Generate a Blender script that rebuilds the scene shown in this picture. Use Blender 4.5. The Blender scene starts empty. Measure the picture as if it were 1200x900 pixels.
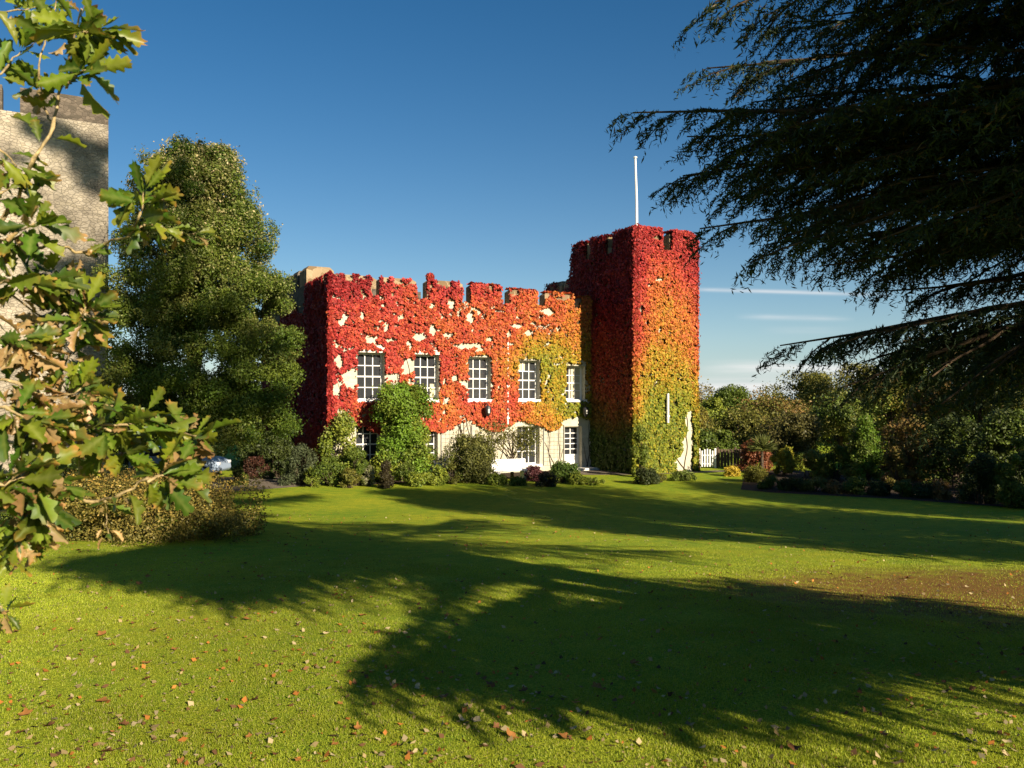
import bpy, math, random
import numpy as np
from mathutils import Vector
R = math.radians
rng = np.random.default_rng(7)
random.seed(7)
sc = bpy.context.scene

# ------------------------------------------------------------------ camera
EYE, FPX = 3.7, 960.0
cam_d = bpy.data.cameras.new('camera')
cam_d.sensor_width = 36; cam_d.lens = 28.8
cam_d.shift_y = 17/1200
cam_d.clip_start = 0.05; cam_d.clip_end = 5000
cam_d.dof.use_dof = True; cam_d.dof.focus_distance = 25; cam_d.dof.aperture_fstop = 11
cam = bpy.data.objects.new('camera', cam_d)
sc.collection.objects.link(cam)
cam.location = (0, 0, EYE); cam.rotation_euler = (R(90), 0, 0)
sc.camera = cam

# ------------------------------------------------------------------ light
SUN_EL = 22.0
SUNH = (0.62, -0.785)                     # horizontal direction towards the sun
world = bpy.data.worlds.new('World'); sc.world = world
world.use_nodes = True
wn, wl = world.node_tree.nodes, world.node_tree.links
wn.clear()
def N(nodes, t, **kw):
    n = nodes.new(t)
    for k, v in kw.items(): setattr(n, k, v)
    return n
sky = N(wn, 'ShaderNodeTexSky', sky_type='NISHITA')
sky.sun_disc = False
sky.sun_elevation = R(SUN_EL)
sky.sun_rotation = math.atan2(SUNH[0], SUNH[1])
sky.altitude = 50; sky.air_density = 1.0; sky.dust_density = 0.2; sky.ozone_density = 2.5
bg = N(wn, 'ShaderNodeBackground'); bg.inputs[1].default_value = 0.05*0.86
wo = N(wn, 'ShaderNodeOutputWorld')
sun_d = bpy.data.lights.new('sun', 'SUN')
sun_d.energy = 5.0; sun_d.angle = R(0.55); sun_d.color = (1.0, 0.86, 0.66)
sun = bpy.data.objects.new('sun', sun_d); sc.collection.objects.link(sun)
ce = math.cos(R(SUN_EL))
SUNV = Vector((SUNH[0]*ce, SUNH[1]*ce, math.sin(R(SUN_EL)))).normalized()
sun.rotation_euler = SUNV.to_track_quat('Z', 'Y').to_euler()
sun.location = (30, -40, 30)
sc.view_settings.view_transform = 'Standard'
sc.view_settings.look = 'None'
sc.view_settings.gamma = 1
sc.view_settings.use_curve_mapping = False
sc.view_settings.exposure = 1.1
sc.render.engine = 'CYCLES'
sc.cycles.max_bounces = 6
sc.cycles.diffuse_bounces = 3
sc.cycles.transparent_max_bounces = 8
sc.cycles.use_denoising = True

# clouds and vapour trails, by direction of view in the sky itself
def m(op, a, b=None, c=None, nodes=wn, links=wl, clamp=False):
    n = nodes.new('ShaderNodeMath'); n.operation = op; n.use_clamp = clamp
    for i, v in enumerate((a, b, c)):
        if v is None: continue
        if isinstance(v, (int, float)): n.inputs[i].default_value = v
        else: links.new(v, n.inputs[i])
    return n.outputs[0]
tc = N(wn, 'ShaderNodeTexCoord')
sep = N(wn, 'ShaderNodeSeparateXYZ'); wl.new(tc.outputs['Generated'], sep.inputs[0])
yy = m('MAXIMUM', sep.outputs[1], 0.02)
U = m('DIVIDE', sep.outputs[0], yy); V = m('DIVIDE', sep.outputs[2], yy)
comb = N(wn, 'ShaderNodeCombineXYZ'); wl.new(m('MULTIPLY', U, 6), comb.inputs[0]); wl.new(m('MULTIPLY', V, 90), comb.inputs[1])
nz = N(wn, 'ShaderNodeTexNoise'); nz.inputs['Scale'].default_value = 1.3; nz.inputs['Detail'].default_value = 5
wl.new(comb.outputs[0], nz.inputs['Vector'])
nzs = nz.outputs[0]
def streak(u0, u1, v0, slope, w, amt, soft=0.04):
    cen = m('ADD', v0, m('MULTIPLY', m('SUBTRACT', U, (u0+u1)/2), slope))
    cen = m('ADD', cen, m('MULTIPLY', m('SUBTRACT', nzs, 0.5), w*0.9))
    d = m('DIVIDE', m('SUBTRACT', V, cen), w)
    g = m('POWER', 2.718, m('MULTIPLY', m('MULTIPLY', d, d), -1.0))
    a = m('MULTIPLY', m('DIVIDE', m('SUBTRACT', U, u0), soft, clamp=True), m('DIVIDE', m('SUBTRACT', u1, U), soft, clamp=True))
    return m('MULTIPLY', m('MULTIPLY', g, a), amt)
tot = streak(0.20, 0.47, 0.130, -0.03, 0.0022, 0.55)
for s_ in (streak(0.27, 0.42, 0.0985, -0.02, 0.003, 0.3), streak(0.30, 0.42, 0.083, 0.0, 0.004, 0.12),
           streak(0.22, 0.50, 0.034, -0.02, 0.008, 0.75, 0.08), streak(0.16, 0.40, 0.014, 0.02, 0.010, 0.7, 0.06)):
    tot = m('ADD', tot, s_)
rag = N(wn, 'ShaderNodeMapRange'); rag.inputs[1].default_value = 0.32; rag.inputs[2].default_value = 0.62; rag.inputs[3].default_value = 0.35
wl.new(nzs, rag.inputs[0])
tot = m('MULTIPLY', tot, rag.outputs[0], clamp=True)
mix = N(wn, 'ShaderNodeMix', data_type='RGBA')
hs = N(wn, 'ShaderNodeHueSaturation'); hs.inputs['Saturation'].default_value = 1.34; hs.inputs['Hue'].default_value = 0.5
wl.new(sky.outputs[0], hs.inputs['Color'])
hz = m('MULTIPLY', m('POWER', 2.718, m('MULTIPLY', m('ABSOLUTE', V), -9.0)), 0.6)
mxh = N(wn, 'ShaderNodeMix', data_type='RGBA'); wl.new(hz, mxh.inputs[0]); wl.new(hs.outputs[0], mxh.inputs[6]); mxh.inputs[7].default_value = (5.4, 7.6, 9.6, 1)
wl.new(tot, mix.inputs[0]); wl.new(mxh.outputs[2], mix.inputs[6]); mix.inputs[7].default_value = (11, 10.6, 10.4, 1)
wl.new(mix.outputs[2], bg.inputs[0]); wl.new(bg.outputs[0], wo.inputs[0])

# ------------------------------------------------------------------ helpers
def ground_z(x, y):
    a = 1.9 - 0.073*np.asarray(y, float)
    a = np.minimum(a, 2.6)
    k = 0.12
    return k*np.log1p(np.exp(np.clip(a/k, -50, 50)))*1.0 + 0*np.asarray(x, float)
def gz(x, y): return float(ground_z(x, y))
def P(px, py, Y): return np.array([(px-600)/FPX*Y, Y, EYE + (467-py)/FPX*Y])
def Gp(px, py):                     # ground point seen at a pixel
    s = (py-467)/FPX
    lo, hi = 1.0, 400.0
    for _ in range(50):
        mid = (lo+hi)/2
        if EYE - s*mid > gz(0, mid): lo = mid
        else: hi = mid
    return ((px-600)/FPX*lo, lo)

def props(o, label=None, cat=None, group=None, kind=None):
    if label: o['label'] = label
    if cat: o['category'] = cat
    if group: o['group'] = group
    if kind: o['kind'] = kind
    return o
def empty(name, loc, label, cat, group=None):
    o = bpy.data.objects.new(name, None); sc.collection.objects.link(o)
    o.location = tuple(float(v) for v in loc); o.empty_display_size = 0.3
    return props(o, label, cat, group)
class MB:
    def __init__(s): s.v = []; s.f = []; s.c = []
    def add(s, vs, fs, col=None):
        b = len(s.v); s.v += [tuple(float(q) for q in v) for v in vs]; s.f += [tuple(b+i for i in f) for f in fs]
        s.c += [col or (1, 1, 1)]*len(vs)
    def box(s, o, a, b, c):          # origin corner + three edge vectors (right handed)
        o, a, b, c = (np.array(q, float) for q in (o, a, b, c))
        vs = [o, o+a, o+a+b, o+b, o+c, o+a+c, o+a+b+c, o+b+c]
        s.add(vs, [(0, 3, 2, 1), (4, 5, 6, 7), (0, 1, 5, 4), (1, 2, 6, 5), (2, 3, 7, 6), (3, 0, 4, 7)])
    def cbox(s, x, y, z, sx, sy, sz): s.box((x-sx/2, y-sy/2, z), (sx, 0, 0), (0, sy, 0), (0, 0, sz))
    def tube(s, pts, rad, n=6, cap=True):
        pts = [np.array(p, float) for p in pts]
        if np.isscalar(rad): rad = [rad]*len(pts)
        ref = np.array([0.31, 0.17, 0.93]); rings = []; vs = []
        for i, p in enumerate(pts):
            t = pts[min(i+1, len(pts)-1)] - pts[max(i-1, 0)]; t = t/(np.linalg.norm(t)+1e-9)
            a = np.cross(t, ref); 
            if np.linalg.norm(a) < 0.1: a = np.cross(t, [1, 0, 0])
            a /= np.linalg.norm(a); b = np.cross(t, a)
            for k in range(n):
                an = 2*math.pi*k/n
                vs.append(p + rad[i]*(math.cos(an)*a + math.sin(an)*b))
        fs = [(i*n+k, i*n+(k+1) % n, (i+1)*n+(k+1) % n, (i+1)*n+k) for i in range(len(pts)-1) for k in range(n)]
        if cap: fs += [tuple(range(n))[::-1], tuple((len(pts)-1)*n+k for k in range(n))]
        s.add(vs, fs)
    def build(s, name, mat, parent=None, smooth=False, bevel=0, world=False):
        me = bpy.data.meshes.new(name)
        vs = s.v
        if parent is not None:
            off = Vector((0, 0, 0)); q = parent
            while q is not None: off += q.location; q = q.parent
            vs = [(v[0]-off[0], v[1]-off[1], v[2]-off[2]) for v in vs]
        me.from_pydata(vs, [], s.f); me.update()
        if smooth: me.polygons.foreach_set('use_smooth', [True]*len(me.polygons))
        me.materials.append(mat)
        o = bpy.data.objects.new(name, me); sc.collection.objects.link(o)
        if parent is not None: o.parent = parent
        if bevel:
            b = o.modifiers.new('bevel', 'BEVEL'); b.width = bevel; b.segments = 2; b.limit_method = 'ANGLE'
        return o
def np_mesh(name, verts, faces_n, nper, cols, mat, parent=None):
    """verts (V,3), faces_n (F,nper) index array"""
    me = bpy.data.meshes.new(name)
    verts = np.asarray(verts, np.float32)
    if parent is not None:
        off = np.zeros(3); q = parent
        while q is not None: off += np.array(q.location); q = q.parent
        verts = verts - off.astype(np.float32)
    F = len(faces_n)
    me.vertices.add(len(verts)); me.vertices.foreach_set('co', verts.ravel())
    me.loops.add(F*nper); me.loops.foreach_set('vertex_index', np.asarray(faces_n, np.int32).ravel())
    me.polygons.add(F)
    me.polygons.foreach_set('loop_start', np.arange(0, F*nper, nper, dtype=np.int32))
    me.update(calc_edges=True)
    if cols is not None:
        at = me.color_attributes.new('Col', 'FLOAT_COLOR', 'POINT')
        c4 = np.ones((len(verts), 4), np.float32); c4[:, :3] = cols
        at.data.foreach_set('color', c4.ravel())
    me.materials.append(mat)
    o = bpy.data.objects.new(name, me); sc.collection.objects.link(o)
    if parent is not None: o.parent = parent
    return o
def unit(a): return a/(np.linalg.norm(a, axis=-1, keepdims=True)+1e-9)
def leaf_quads(pos, nrm, size, col, tdir=None, aspect=0.62, fold=0.18, rg=rng):
    n = len(pos)
    size = np.broadcast_to(size, (n,))[:, None]
    nrm = unit(nrm)
    t = rg.normal(size=(n, 3)) if tdir is None else tdir + 0.0
    t = unit(t - nrm*np.sum(t*nrm, -1, keepdims=True))
    b = np.cross(nrm, t)
    v = np.empty((n, 4, 3))
    v[:, 0] = pos - t*size*0.5
    v[:, 2] = pos + t*size*0.5 - nrm*size*fold*0.6
    w = size*aspect*0.5
    v[:, 1] = pos + b*w - nrm*size*fold
    v[:, 3] = pos - b*w - nrm*size*fold
    return v.reshape(-1, 3), np.arange(n*4).reshape(n, 4), np.repeat(col, 4, axis=0)
def leaves(name, pos, nrm, size, col, mat, parent=None, **kw):
    v, f, c = leaf_quads(pos, nrm, size, col, **kw)
    return np_mesh(name, v, f, 4, c, mat, parent)
def sph(n, rg=rng): return unit(rg.normal(size=(n, 3)))

# lattice value noise
_perm = np.random.default_rng(3).random((256, 256))
def vnoise(x, y):
    xi = np.floor(x).astype(int); yi = np.floor(y).astype(int); fx = x-xi; fy = y-yi
    fx = fx*fx*(3-2*fx); fy = fy*fy*(3-2*fy)
    g = lambda a, b: _perm[a % 256, b % 256]
    return (g(xi, yi)*(1-fx)+g(xi+1, yi)*fx)*(1-fy) + (g(xi, yi+1)*(1-fx)+g(xi+1, yi+1)*fx)*fy
def fbm(x, y, o=4):
    a = 0; s = 0.5; t = 0
    for i in range(o): a = a + s*vnoise(x*2**i+17*i, y*2**i+5*i); t += s; s *= 0.5
    return a/t

def noise3(p, f):
    x, y, z = p[:, 0]*f+100, p[:, 1]*f+100, p[:, 2]*f+100
    return (fbm(x, y+z*0.5, 2)+fbm(y+31, z, 2)+fbm(z+57, x+y*0.3, 2))/3

# ------------------------------------------------------------------ materials
def mat_new(name):
    mt = bpy.data.materials.new(name); mt.use_nodes = True
    return mt, mt.node_tree.nodes, mt.node_tree.links, mt.node_tree.nodes['Principled BSDF']
def leaf_mat(name, trans=0.3, rough=0.55, spec=0.3):
    mt, nd, lk, p = mat_new(name)
    a = N(nd, 'ShaderNodeAttribute'); a.attribute_name = 'Col'
    lk.new(a.outputs['Color'], p.inputs['Base Color'])
    p.inputs['Roughness'].default_value = rough; p.inputs['Specular IOR Level'].default_value = spec
    if trans > 0:
        tr = N(nd, 'ShaderNodeBsdfTranslucent'); mx = N(nd, 'ShaderNodeMixShader'); mx.inputs[0].default_value = trans
        lk.new(a.outputs['Color'], tr.inputs[0])
        lk.new(p.outputs[0], mx.inputs[1]); lk.new(tr.outputs[0], mx.inputs[2])
        lk.new(mx.outputs[0], nd['Material Output'].inputs[0])
    return mt
def plain(name, col, rough=0.6, spec=0.3, noise=0.15, scale=6, bump=0.0, metal=0):
    mt, nd, lk, p = mat_new(name)
    n = N(nd, 'ShaderNodeTexNoise'); n.inputs['Scale'].default_value = scale; n.inputs['Detail'].default_value = 6
    g = N(nd, 'ShaderNodeNewGeometry'); lk.new(g.outputs['Position'], n.inputs['Vector'])
    r = N(nd, 'ShaderNodeValToRGB')
    r.color_ramp.elements[0].color = tuple(max(0, c*(1-noise*1.6)) for c in col)+(1,)
    r.color_ramp.elements[1].color = tuple(min(1, c*(1+noise)) for c in col)+(1,)
    r.color_ramp.elements[0].position = 0.3; r.color_ramp.elements[1].position = 0.7
    lk.new(n.outputs[0], r.inputs[0]); lk.new(r.outputs[0], p.inputs['Base Color'])
    p.inputs['Roughness'].default_value = rough; p.inputs['Specular IOR Level'].default_value = spec; p.inputs['Metallic'].default_value = metal
    if bump:
        b = N(nd, 'ShaderNodeBump'); b.inputs['Strength'].default_value = bump; b.inputs['Distance'].default_value = 0.03
        lk.new(n.outputs[0], b.inputs['Height']); lk.new(b.outputs[0], p.inputs['Normal'])
    return mt
def stone(name, c1, c2, c3, scale=3.5, squash=1.7, bump=0.5, shade_stain=None):
    mt, nd, lk, p = mat_new(name)
    g = N(nd, 'ShaderNodeNewGeometry'); mp = N(nd, 'ShaderNodeMapping'); mp.inputs['Scale'].default_value = (1, 1, squash)
    lk.new(g.outputs['Position'], mp.inputs['Vector'])
    wn_ = N(nd, 'ShaderNodeTexNoise'); wn_.inputs['Scale'].default_value = 2.5; lk.new(mp.outputs[0], wn_.inputs['Vector'])
    ad = N(nd, 'ShaderNodeMix', data_type='RGBA'); ad.blend_type = 'LINEAR_LIGHT'; ad.inputs[0].default_value = 0.12
    lk.new(mp.outputs[0], ad.inputs[6]); lk.new(wn_.outputs['Color'], ad.inputs[7])
    vo = N(nd, 'ShaderNodeTexVoronoi'); vo.inputs['Scale'].default_value = scale; lk.new(ad.outputs[2], vo.inputs['Vector'])
    ve = N(nd, 'ShaderNodeTexVoronoi', feature='DISTANCE_TO_EDGE'); ve.inputs['Scale'].default_value = scale; lk.new(ad.outputs[2], ve.inputs['Vector'])
    sp = N(nd, 'ShaderNodeSeparateColor'); lk.new(vo.outputs['Color'], sp.inputs[0])
    r = N(nd, 'ShaderNodeValToRGB'); e = r.color_ramp.elements
    e[0].color = c1+(1,); e[1].color = c3+(1,); q = e.new(0.5); q.color = c2+(1,)
    lk.new(sp.outputs[0], r.inputs[0])
    er = N(nd, 'ShaderNodeMapRange'); er.inputs[1].default_value = 0.0; er.inputs[2].default_value = 0.06; lk.new(ve.outputs[0], er.inputs[0])
    mx = N(nd, 'ShaderNodeMix', data_type='RGBA'); lk.new(er.outputs[0], mx.inputs[0])
    mx.inputs[6].default_value = tuple(c*1.05 for c in c3)+(1,); lk.new(r.outputs[0], mx.inputs[7])
    n2 = N(nd, 'ShaderNodeTexNoise'); n2.inputs['Scale'].default_value = 0.6; n2.inputs['Detail'].default_value = 8; n2.inputs['Roughness'].default_value = 0.65
    lk.new(g.outputs['Position'], n2.inputs['Vector'])
    r2 = N(nd, 'ShaderNodeMapRange'); r2.inputs[1].default_value = 0.42; r2.inputs[2].default_value = 0.66; r2.inputs[3].default_value = 0.0; r2.inputs[4].default_value = 0.75 if shade_stain else 0.35
    lk.new(n2.outputs[0], r2.inputs[0])
    mx2 = N(nd, 'ShaderNodeMix', data_type='RGBA'); lk.new(r2.outputs[0], mx2.inputs[0]); lk.new(mx.outputs[2], mx2.inputs[6])
    mx2.inputs[7].default_value = (shade_stain or tuple(c*0.7 for c in c1))+(1,)
    lk.new(mx2.outputs[2], p.inputs['Base Color'])
    n3 = N(nd, 'ShaderNodeTexNoise'); n3.inputs['Scale'].default_value = 14; n3.inputs['Detail'].default_value = 6; lk.new(g.outputs['Position'], n3.inputs['Vector'])
    b = N(nd, 'ShaderNodeBump'); b.inputs['Strength'].default_value = bump; b.inputs['Distance'].default_value = 0.05
    hh = m('ADD', m('MULTIPLY', er.outputs[0], 1.0, nodes=nd, links=lk), m('MULTIPLY', n3.outputs[0], 0.9, nodes=nd, links=lk), nodes=nd, links=lk)
    lk.new(hh, b.inputs['Height']); lk.new(b.outputs[0], p.inputs['Normal'])
    p.inputs['Roughness'].default_value = 0.9; p.inputs['Specular IOR Level'].default_value = 0.2
    return mt
M_leaf = leaf_mat('foliage_leaf', 0.28)
M_needle = leaf_mat('cedar_needles', 0.12, 0.6, 0.2)
M_creeper = leaf_mat('creeper_leaf', 0.22, 0.6, 0.2)
M_oak = leaf_mat('oak_leaf', 0.3, 0.42, 0.35)
M_grassb = leaf_mat('grass_blade', 0.35, 0.5, 0.25)
M_dead = leaf_mat('fallen_leaf', 0.2, 0.7, 0.2)
M_bark = plain('bark', (0.085, 0.062, 0.042), 0.9, 0.2, 0.4, 12, 0.6)
M_cbark = plain('cedar_bark', (0.065, 0.042, 0.024), 0.9, 0.2, 0.45, 14, 0.6)
M_twig = plain('oak_twig_bark', (0.36, 0.27, 0.13), 0.7, 0.3, 0.35, 60, 0.3)
M_render = stone('limewashed_rubble', (0.42, 0.39, 0.29), (0.48, 0.44, 0.34), (0.52, 0.49, 0.38), 3.0, 1.6, 0.35)
M_coping = stone('coping_stone', (0.17, 0.115, 0.06), (0.25, 0.175, 0.10), (0.34, 0.26, 0.16), 2.0, 1.0, 0.4)
M_dkstone = stone('weathered_shaded_stone', (0.07, 0.06, 0.045), (0.11, 0.09, 0.07), (0.16, 0.13, 0.10), 5, 1.5, 0.7)  # weathering and the merlons' shadow both put into this dark colour
M_grey = stone('grey_rubble', (0.30, 0.26, 0.19), (0.38, 0.33, 0.25), (0.41, 0.36, 0.28), 5.2, 1.6, 0.8, shade_stain=(0.10, 0.085, 0.07))  # dark blotches: stain together with tree shadow put into the colour
M_white = plain('white_paint', (0.72, 0.71, 0.68), 0.45, 0.4, 0.04, 5)
M_sill = plain('stone_sill', (0.72, 0.69, 0.62), 0.8, 0.2, 0.1, 8)
M_black = plain('black_iron', (0.02, 0.02, 0.022), 0.4, 0.5, 0.2, 20)
M_wood = plain('dark_timber', (0.09, 0.06, 0.04), 0.8, 0.3, 0.3, 10)
M_gravel = plain('gravel', (0.19, 0.155, 0.115), 0.95, 0.2, 0.35, 25, 0.5)
M_soil = plain('bare_soil', (0.055, 0.038, 0.024), 0.95, 0.15, 0.4, 9, 0.5)
M_trellis = plain('galvanised_wire', (0.30, 0.29, 0.26), 0.6, 0.4, 0.1, 10)
M_blind = plain('cream_blind', (0.52, 0.47, 0.33), 0.8, 0.2, 0.05, 8)
mt, nd, lk, p = mat_new('window_glass')
p.inputs['Base Color'].default_value = (0.03, 0.032, 0.036, 1); p.inputs['Roughness'].default_value = 0.08; p.inputs['Specular IOR Level'].default_value = 0.6
gg = N(nd, 'ShaderNodeNewGeometry'); gn = N(nd, 'ShaderNodeTexNoise'); gn.inputs['Scale'].default_value = 2.2; lk.new(gg.outputs['Position'], gn.inputs['Vector'])
gb = N(nd, 'ShaderNodeBump'); gb.inputs['Strength'].default_value = 0.25; gb.inputs['Distance'].default_value = 0.05; lk.new(gn.outputs[0], gb.inputs['Height']); lk.new(gb.outputs[0], p.inputs['Normal'])
M_glass = mt

# ------------------------------------------------------------------ lawn
def lawn_material():
    mt, nd, lk, p = mat_new('mown_grass')
    g = N(nd, 'ShaderNodeNewGeometry')
    def noise(scale, det=5, vec=None):
        n = N(nd, 'ShaderNodeTexNoise'); n.inputs['Scale'].default_value = scale; n.inputs['Detail'].default_value = det
        lk.new(vec or g.outputs['Position'], n.inputs['Vector']); return n
    nf = noise(42, 6); nm = noise(3.0, 5); nl = noise(0.28, 4)
    r = N(nd, 'ShaderNodeValToRGB'); e = r.color_ramp.elements
    e[0].position = 0.32; e[0].color = (0.14, 0.20, 0.010, 1); e[1].position = 0.68; e[1].color = (0.38, 0.42, 0.034, 1)
    q = e.new(0.5); q.color = (0.235, 0.295, 0.018, 1)
    lk.new(nf.outputs[0], r.inputs[0])
    mx = N(nd, 'ShaderNodeMix', data_type='RGBA'); mx.blend_type = 'MULTIPLY'; mx.inputs[0].default_value = 1
    r2 = N(nd, 'ShaderNodeValToRGB'); r2.color_ramp.elements[0].color = (0.58, 0.80, 0.8, 1); r2.color_ramp.elements[1].color = (1.32, 1.12, 1.0, 1)
    r2.color_ramp.elements[0].position = 0.35; r2.color_ramp.elements[1].position = 0.65
    am = m('ADD', m('MULTIPLY', nm.outputs[0], 0.5, nodes=nd, links=lk), m('MULTIPLY', nl.outputs[0], 0.5, nodes=nd, links=lk), nodes=nd, links=lk)
    lk.new(am, r2.inputs[0]); lk.new(r.outputs[0], mx.inputs[6]); lk.new(r2.outputs[0], mx.inputs[7])
    # worn needle-strewn earth beneath the cedar
    sp = N(nd, 'ShaderNodeSeparateXYZ'); lk.new(g.outputs['Position'], sp.inputs[0])
    dx = m('DIVIDE', m('SUBTRACT', sp.outputs[0], 8.2, nodes=nd, links=lk), 6.0, nodes=nd, links=lk)
    dy = m('DIVIDE', m('SUBTRACT', sp.outputs[1], 10.9, nodes=nd, links=lk), 2.9, nodes=nd, links=lk)
    d2 = m('ADD', m('MULTIPLY', dx, dx, nodes=nd, links=lk), m('MULTIPLY', dy, dy, nodes=nd, links=lk), nodes=nd, links=lk)
    d2 = m('ADD', d2, m('MULTIPLY', m('SUBTRACT', nm.outputs[0], 0.5, nodes=nd, links=lk), 1.6, nodes=nd, links=lk), nodes=nd, links=lk)
    mr = N(nd, 'ShaderNodeMapRange'); mr.inputs[1].default_value = 1.25; mr.inputs[2].default_value = 0.35; lk.new(d2, mr.inputs[0])
    fm = m('MULTIPLY', mr.outputs[0], m('ADD', 0.35, nf.outputs[0], nodes=nd, links=lk), nodes=nd, links=lk, clamp=True)
    br = N(nd, 'ShaderNodeValToRGB'); br.color_ramp.elements[0].color = (0.10, 0.036, 0.012, 1); br.color_ramp.elements[1].color = (0.27, 0.115, 0.04, 1)
    lk.new(nf.outputs[0], br.inputs[0])
    m3 = N(nd, 'ShaderNodeMix', data_type='RGBA'); lk.new(fm, m3.inputs[0]); lk.new(mx.outputs[2], m3.inputs[6]); lk.new(br.outputs[0], m3.inputs[7])
    lk.new(m3.outputs[2], p.inputs['Base Color'])
    p.inputs['Roughness'].default_value = 0.9; p.inputs['Specular IOR Level'].default_value = 0.1
    b = N(nd, 'ShaderNodeBump'); b.inputs['Strength'].default_value = 0.6; b.inputs['Distance'].default_value = 0.03
    lk.new(nf.outputs[0], b.inputs['Height']); lk.new(b.outputs[0], p.inputs['Normal'])
    return mt
M_lawn = lawn_material()
def sheet(name, xs, ys, mat, dz=0.0, noise=0.0):
    X, Yg = np.meshgrid(xs, ys)
    Z = ground_z(X, Yg) + dz + noise*(fbm(X*0.25+50, Yg*0.25+50, 3)-0.5)*np.clip((30-Yg)/10, 0, 1)
    v = np.stack([X, Yg, Z], -1).reshape(-1, 3); nx = len(xs)
    i = np.arange(len(ys)-1)[:, None]*nx + np.arange(nx-1)[None]
    f = np.stack([i, i+1, i+nx+1, i+nx], -1).reshape(-1, 4)
    return np_mesh(name, v, f, 4, None, mat)
xs = np.concatenate([[-1500, -600, -200, -80], np.arange(-40, 41, 1.0), [80, 200, 600, 1500]])
ys = np.concatenate([[-300, -100, -40], np.arange(-20, 50, 0.5), [60, 100, 200, 500, 1500, 2600]])
lawn = sheet('lawn', xs, ys, M_lawn, 0.0, 0.10); lawn['kind'] = 'structure'
def lawn_z(x, y):
    x = np.asarray(x, float); y = np.asarray(y, float)
    return ground_z(x, y) + 0.10*(fbm(x*0.25+50, y*0.25+50, 3)-0.5)*np.clip((30-y)/10, 0, 1)

def poly_sheet(name, pts, mat, dz):
    mb = MB(); mb.add([(x, y, dz + gz(x, y)) for x, y in pts], [tuple(range(len(pts)))])
    o = mb.build(name, mat); o['kind'] = 'structure'; return o

# grass blades on the near lawn
def grass():
    n = 1400000
    Y = 4.2 + (rng.random(n)**2.0)*17.0
    X = (rng.random(n)*2-1)*(0.66*Y+0.4)
    cl = fbm(X*1.4, Y*1.4, 3)
    keep = rng.random(n) < np.clip(0.55 + 1.1*(cl-0.4), 0.2, 1)
    bare = ((X-8.2)/5.6)**2 + ((Y-10.9)/2.6)**2 < 0.9
    keep &= ~(bare & (rng.random(n) < 0.75))
    X, Y, cl = X[keep], Y[keep], cl[keep]; n = len(X)
    Z = lawn_z(X, Y) - 0.004
    h = (0.008 + 0.016*rng.random(n))*(0.8+0.5*cl)*np.clip((22-Y)/9, 0.15, 1)
    w = (0.0021 + 0.0013*rng.random(n))*(1+Y*0.06)
    an = rng.random(n)*2*math.pi
    lean = rng.random(n)*0.75
    la = rng.random(n)*2*math.pi
    base = np.stack([X, Y, Z], -1)
    b = np.stack([np.cos(an), np.sin(an), 0*an], -1)*w[:, None]
    tip = base + np.stack([np.cos(la)*lean*h, np.sin(la)*lean*h, h], -1)
    v = np.stack([base-b, base+b, tip], 1).reshape(-1, 3)
    k = rng.random(n)[:, None]
    big = fbm(X*0.35+9, Y*0.35, 3)[:, None]
    c = np.array([0.20, 0.265, 0.013])*(1-k) + np.array([0.39, 0.42, 0.040])*k
    c = c*(0.45+1.1*big)
    straw = rng.random(n) < 0.06
    c[straw] = np.array([0.36, 0.29, 0.12])
    o = np_mesh('grass', v, np.arange(n*3).reshape(n, 3), 3, np.repeat(c, 3, axis=0), M_grassb)
    props(o, 'short mown grass blades covering the near lawn', 'grass', None, 'stuff')
grass()

# ------------------------------------------------------------------ castle frame
A0 = np.array([-8.06, 36.5, 0.0]); D = np.array([0.880, 0.474, 0.0]); D /= np.linalg.norm(D); NN = np.array([D[1], -D[0], 0.0]); UP = np.array([0, 0, 1.0])
def F(s, n, h): return A0 + D*s + NN*n + UP*h
def fs(px, py):
    t = (px-600)/FPX
    s = (A0[1]*t - A0[0])/(D[0]-D[1]*t); Z = A0[1]+D[1]*s
    return s, EYE+(467-py)/FPX*Z

def wall_holes(mb, O, a, nrm, W, H, thick, holes):
    """wall face with rectangular holes; a = unit along, nrm = outward unit; O = outer bottom corner"""
    xs = sorted(set([0, W]+[h[0] for h in holes]+[h[1] for h in holes]))
    zs = sorted(set([0, H]+[h[2] for h in holes]+[h[3] for h in holes]))
    inh = lambda x, z: any(h[0] < x < h[1] and h[2] < z < h[3] for h in holes)
    pt = lambda x, z, d: O + a*x + UP*z - nrm*d
    for i in range(len(xs)-1):
        for j in range(len(zs)-1):
            if inh((xs[i]+xs[i+1])/2, (zs[j]+zs[j+1])/2): continue
            mb.add([pt(xs[i], zs[j], 0), pt(xs[i+1], zs[j], 0), pt(xs[i+1], zs[j+1], 0), pt(xs[i], zs[j+1], 0)], [(0, 1, 2, 3)])
            mb.add([pt(xs[i], zs[j], thick), pt(xs[i+1], zs[j], thick), pt(xs[i+1], zs[j+1], thick), pt(xs[i], zs[j+1], thick)], [(3, 2, 1, 0)])
    for (x0, x1, z0, z1) in holes:
        q = [(x0, z0), (x1, z0), (x1, z1), (x0, z1)]
        for k in range(4):
            (xa, za), (xb, zb) = q[k], q[(k+1) % 4]
            mb.add([pt(xa, za, 0), pt(xa, za, thick), pt(xb, zb, thick), pt(xb, zb, 0)], [(0, 1, 2, 3)])
    q = [(0, 0), (W, 0), (W, H), (0, H)]
    for k in range(1, 4):
        (xa, za), (xb, zb) = q[k], q[(k+1) % 4]
        mb.add([pt(xa, za, 0), pt(xa, za, thick), pt(xb, zb, thick), pt(xb, zb, 0)], [(3, 2, 1, 0)])

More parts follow.
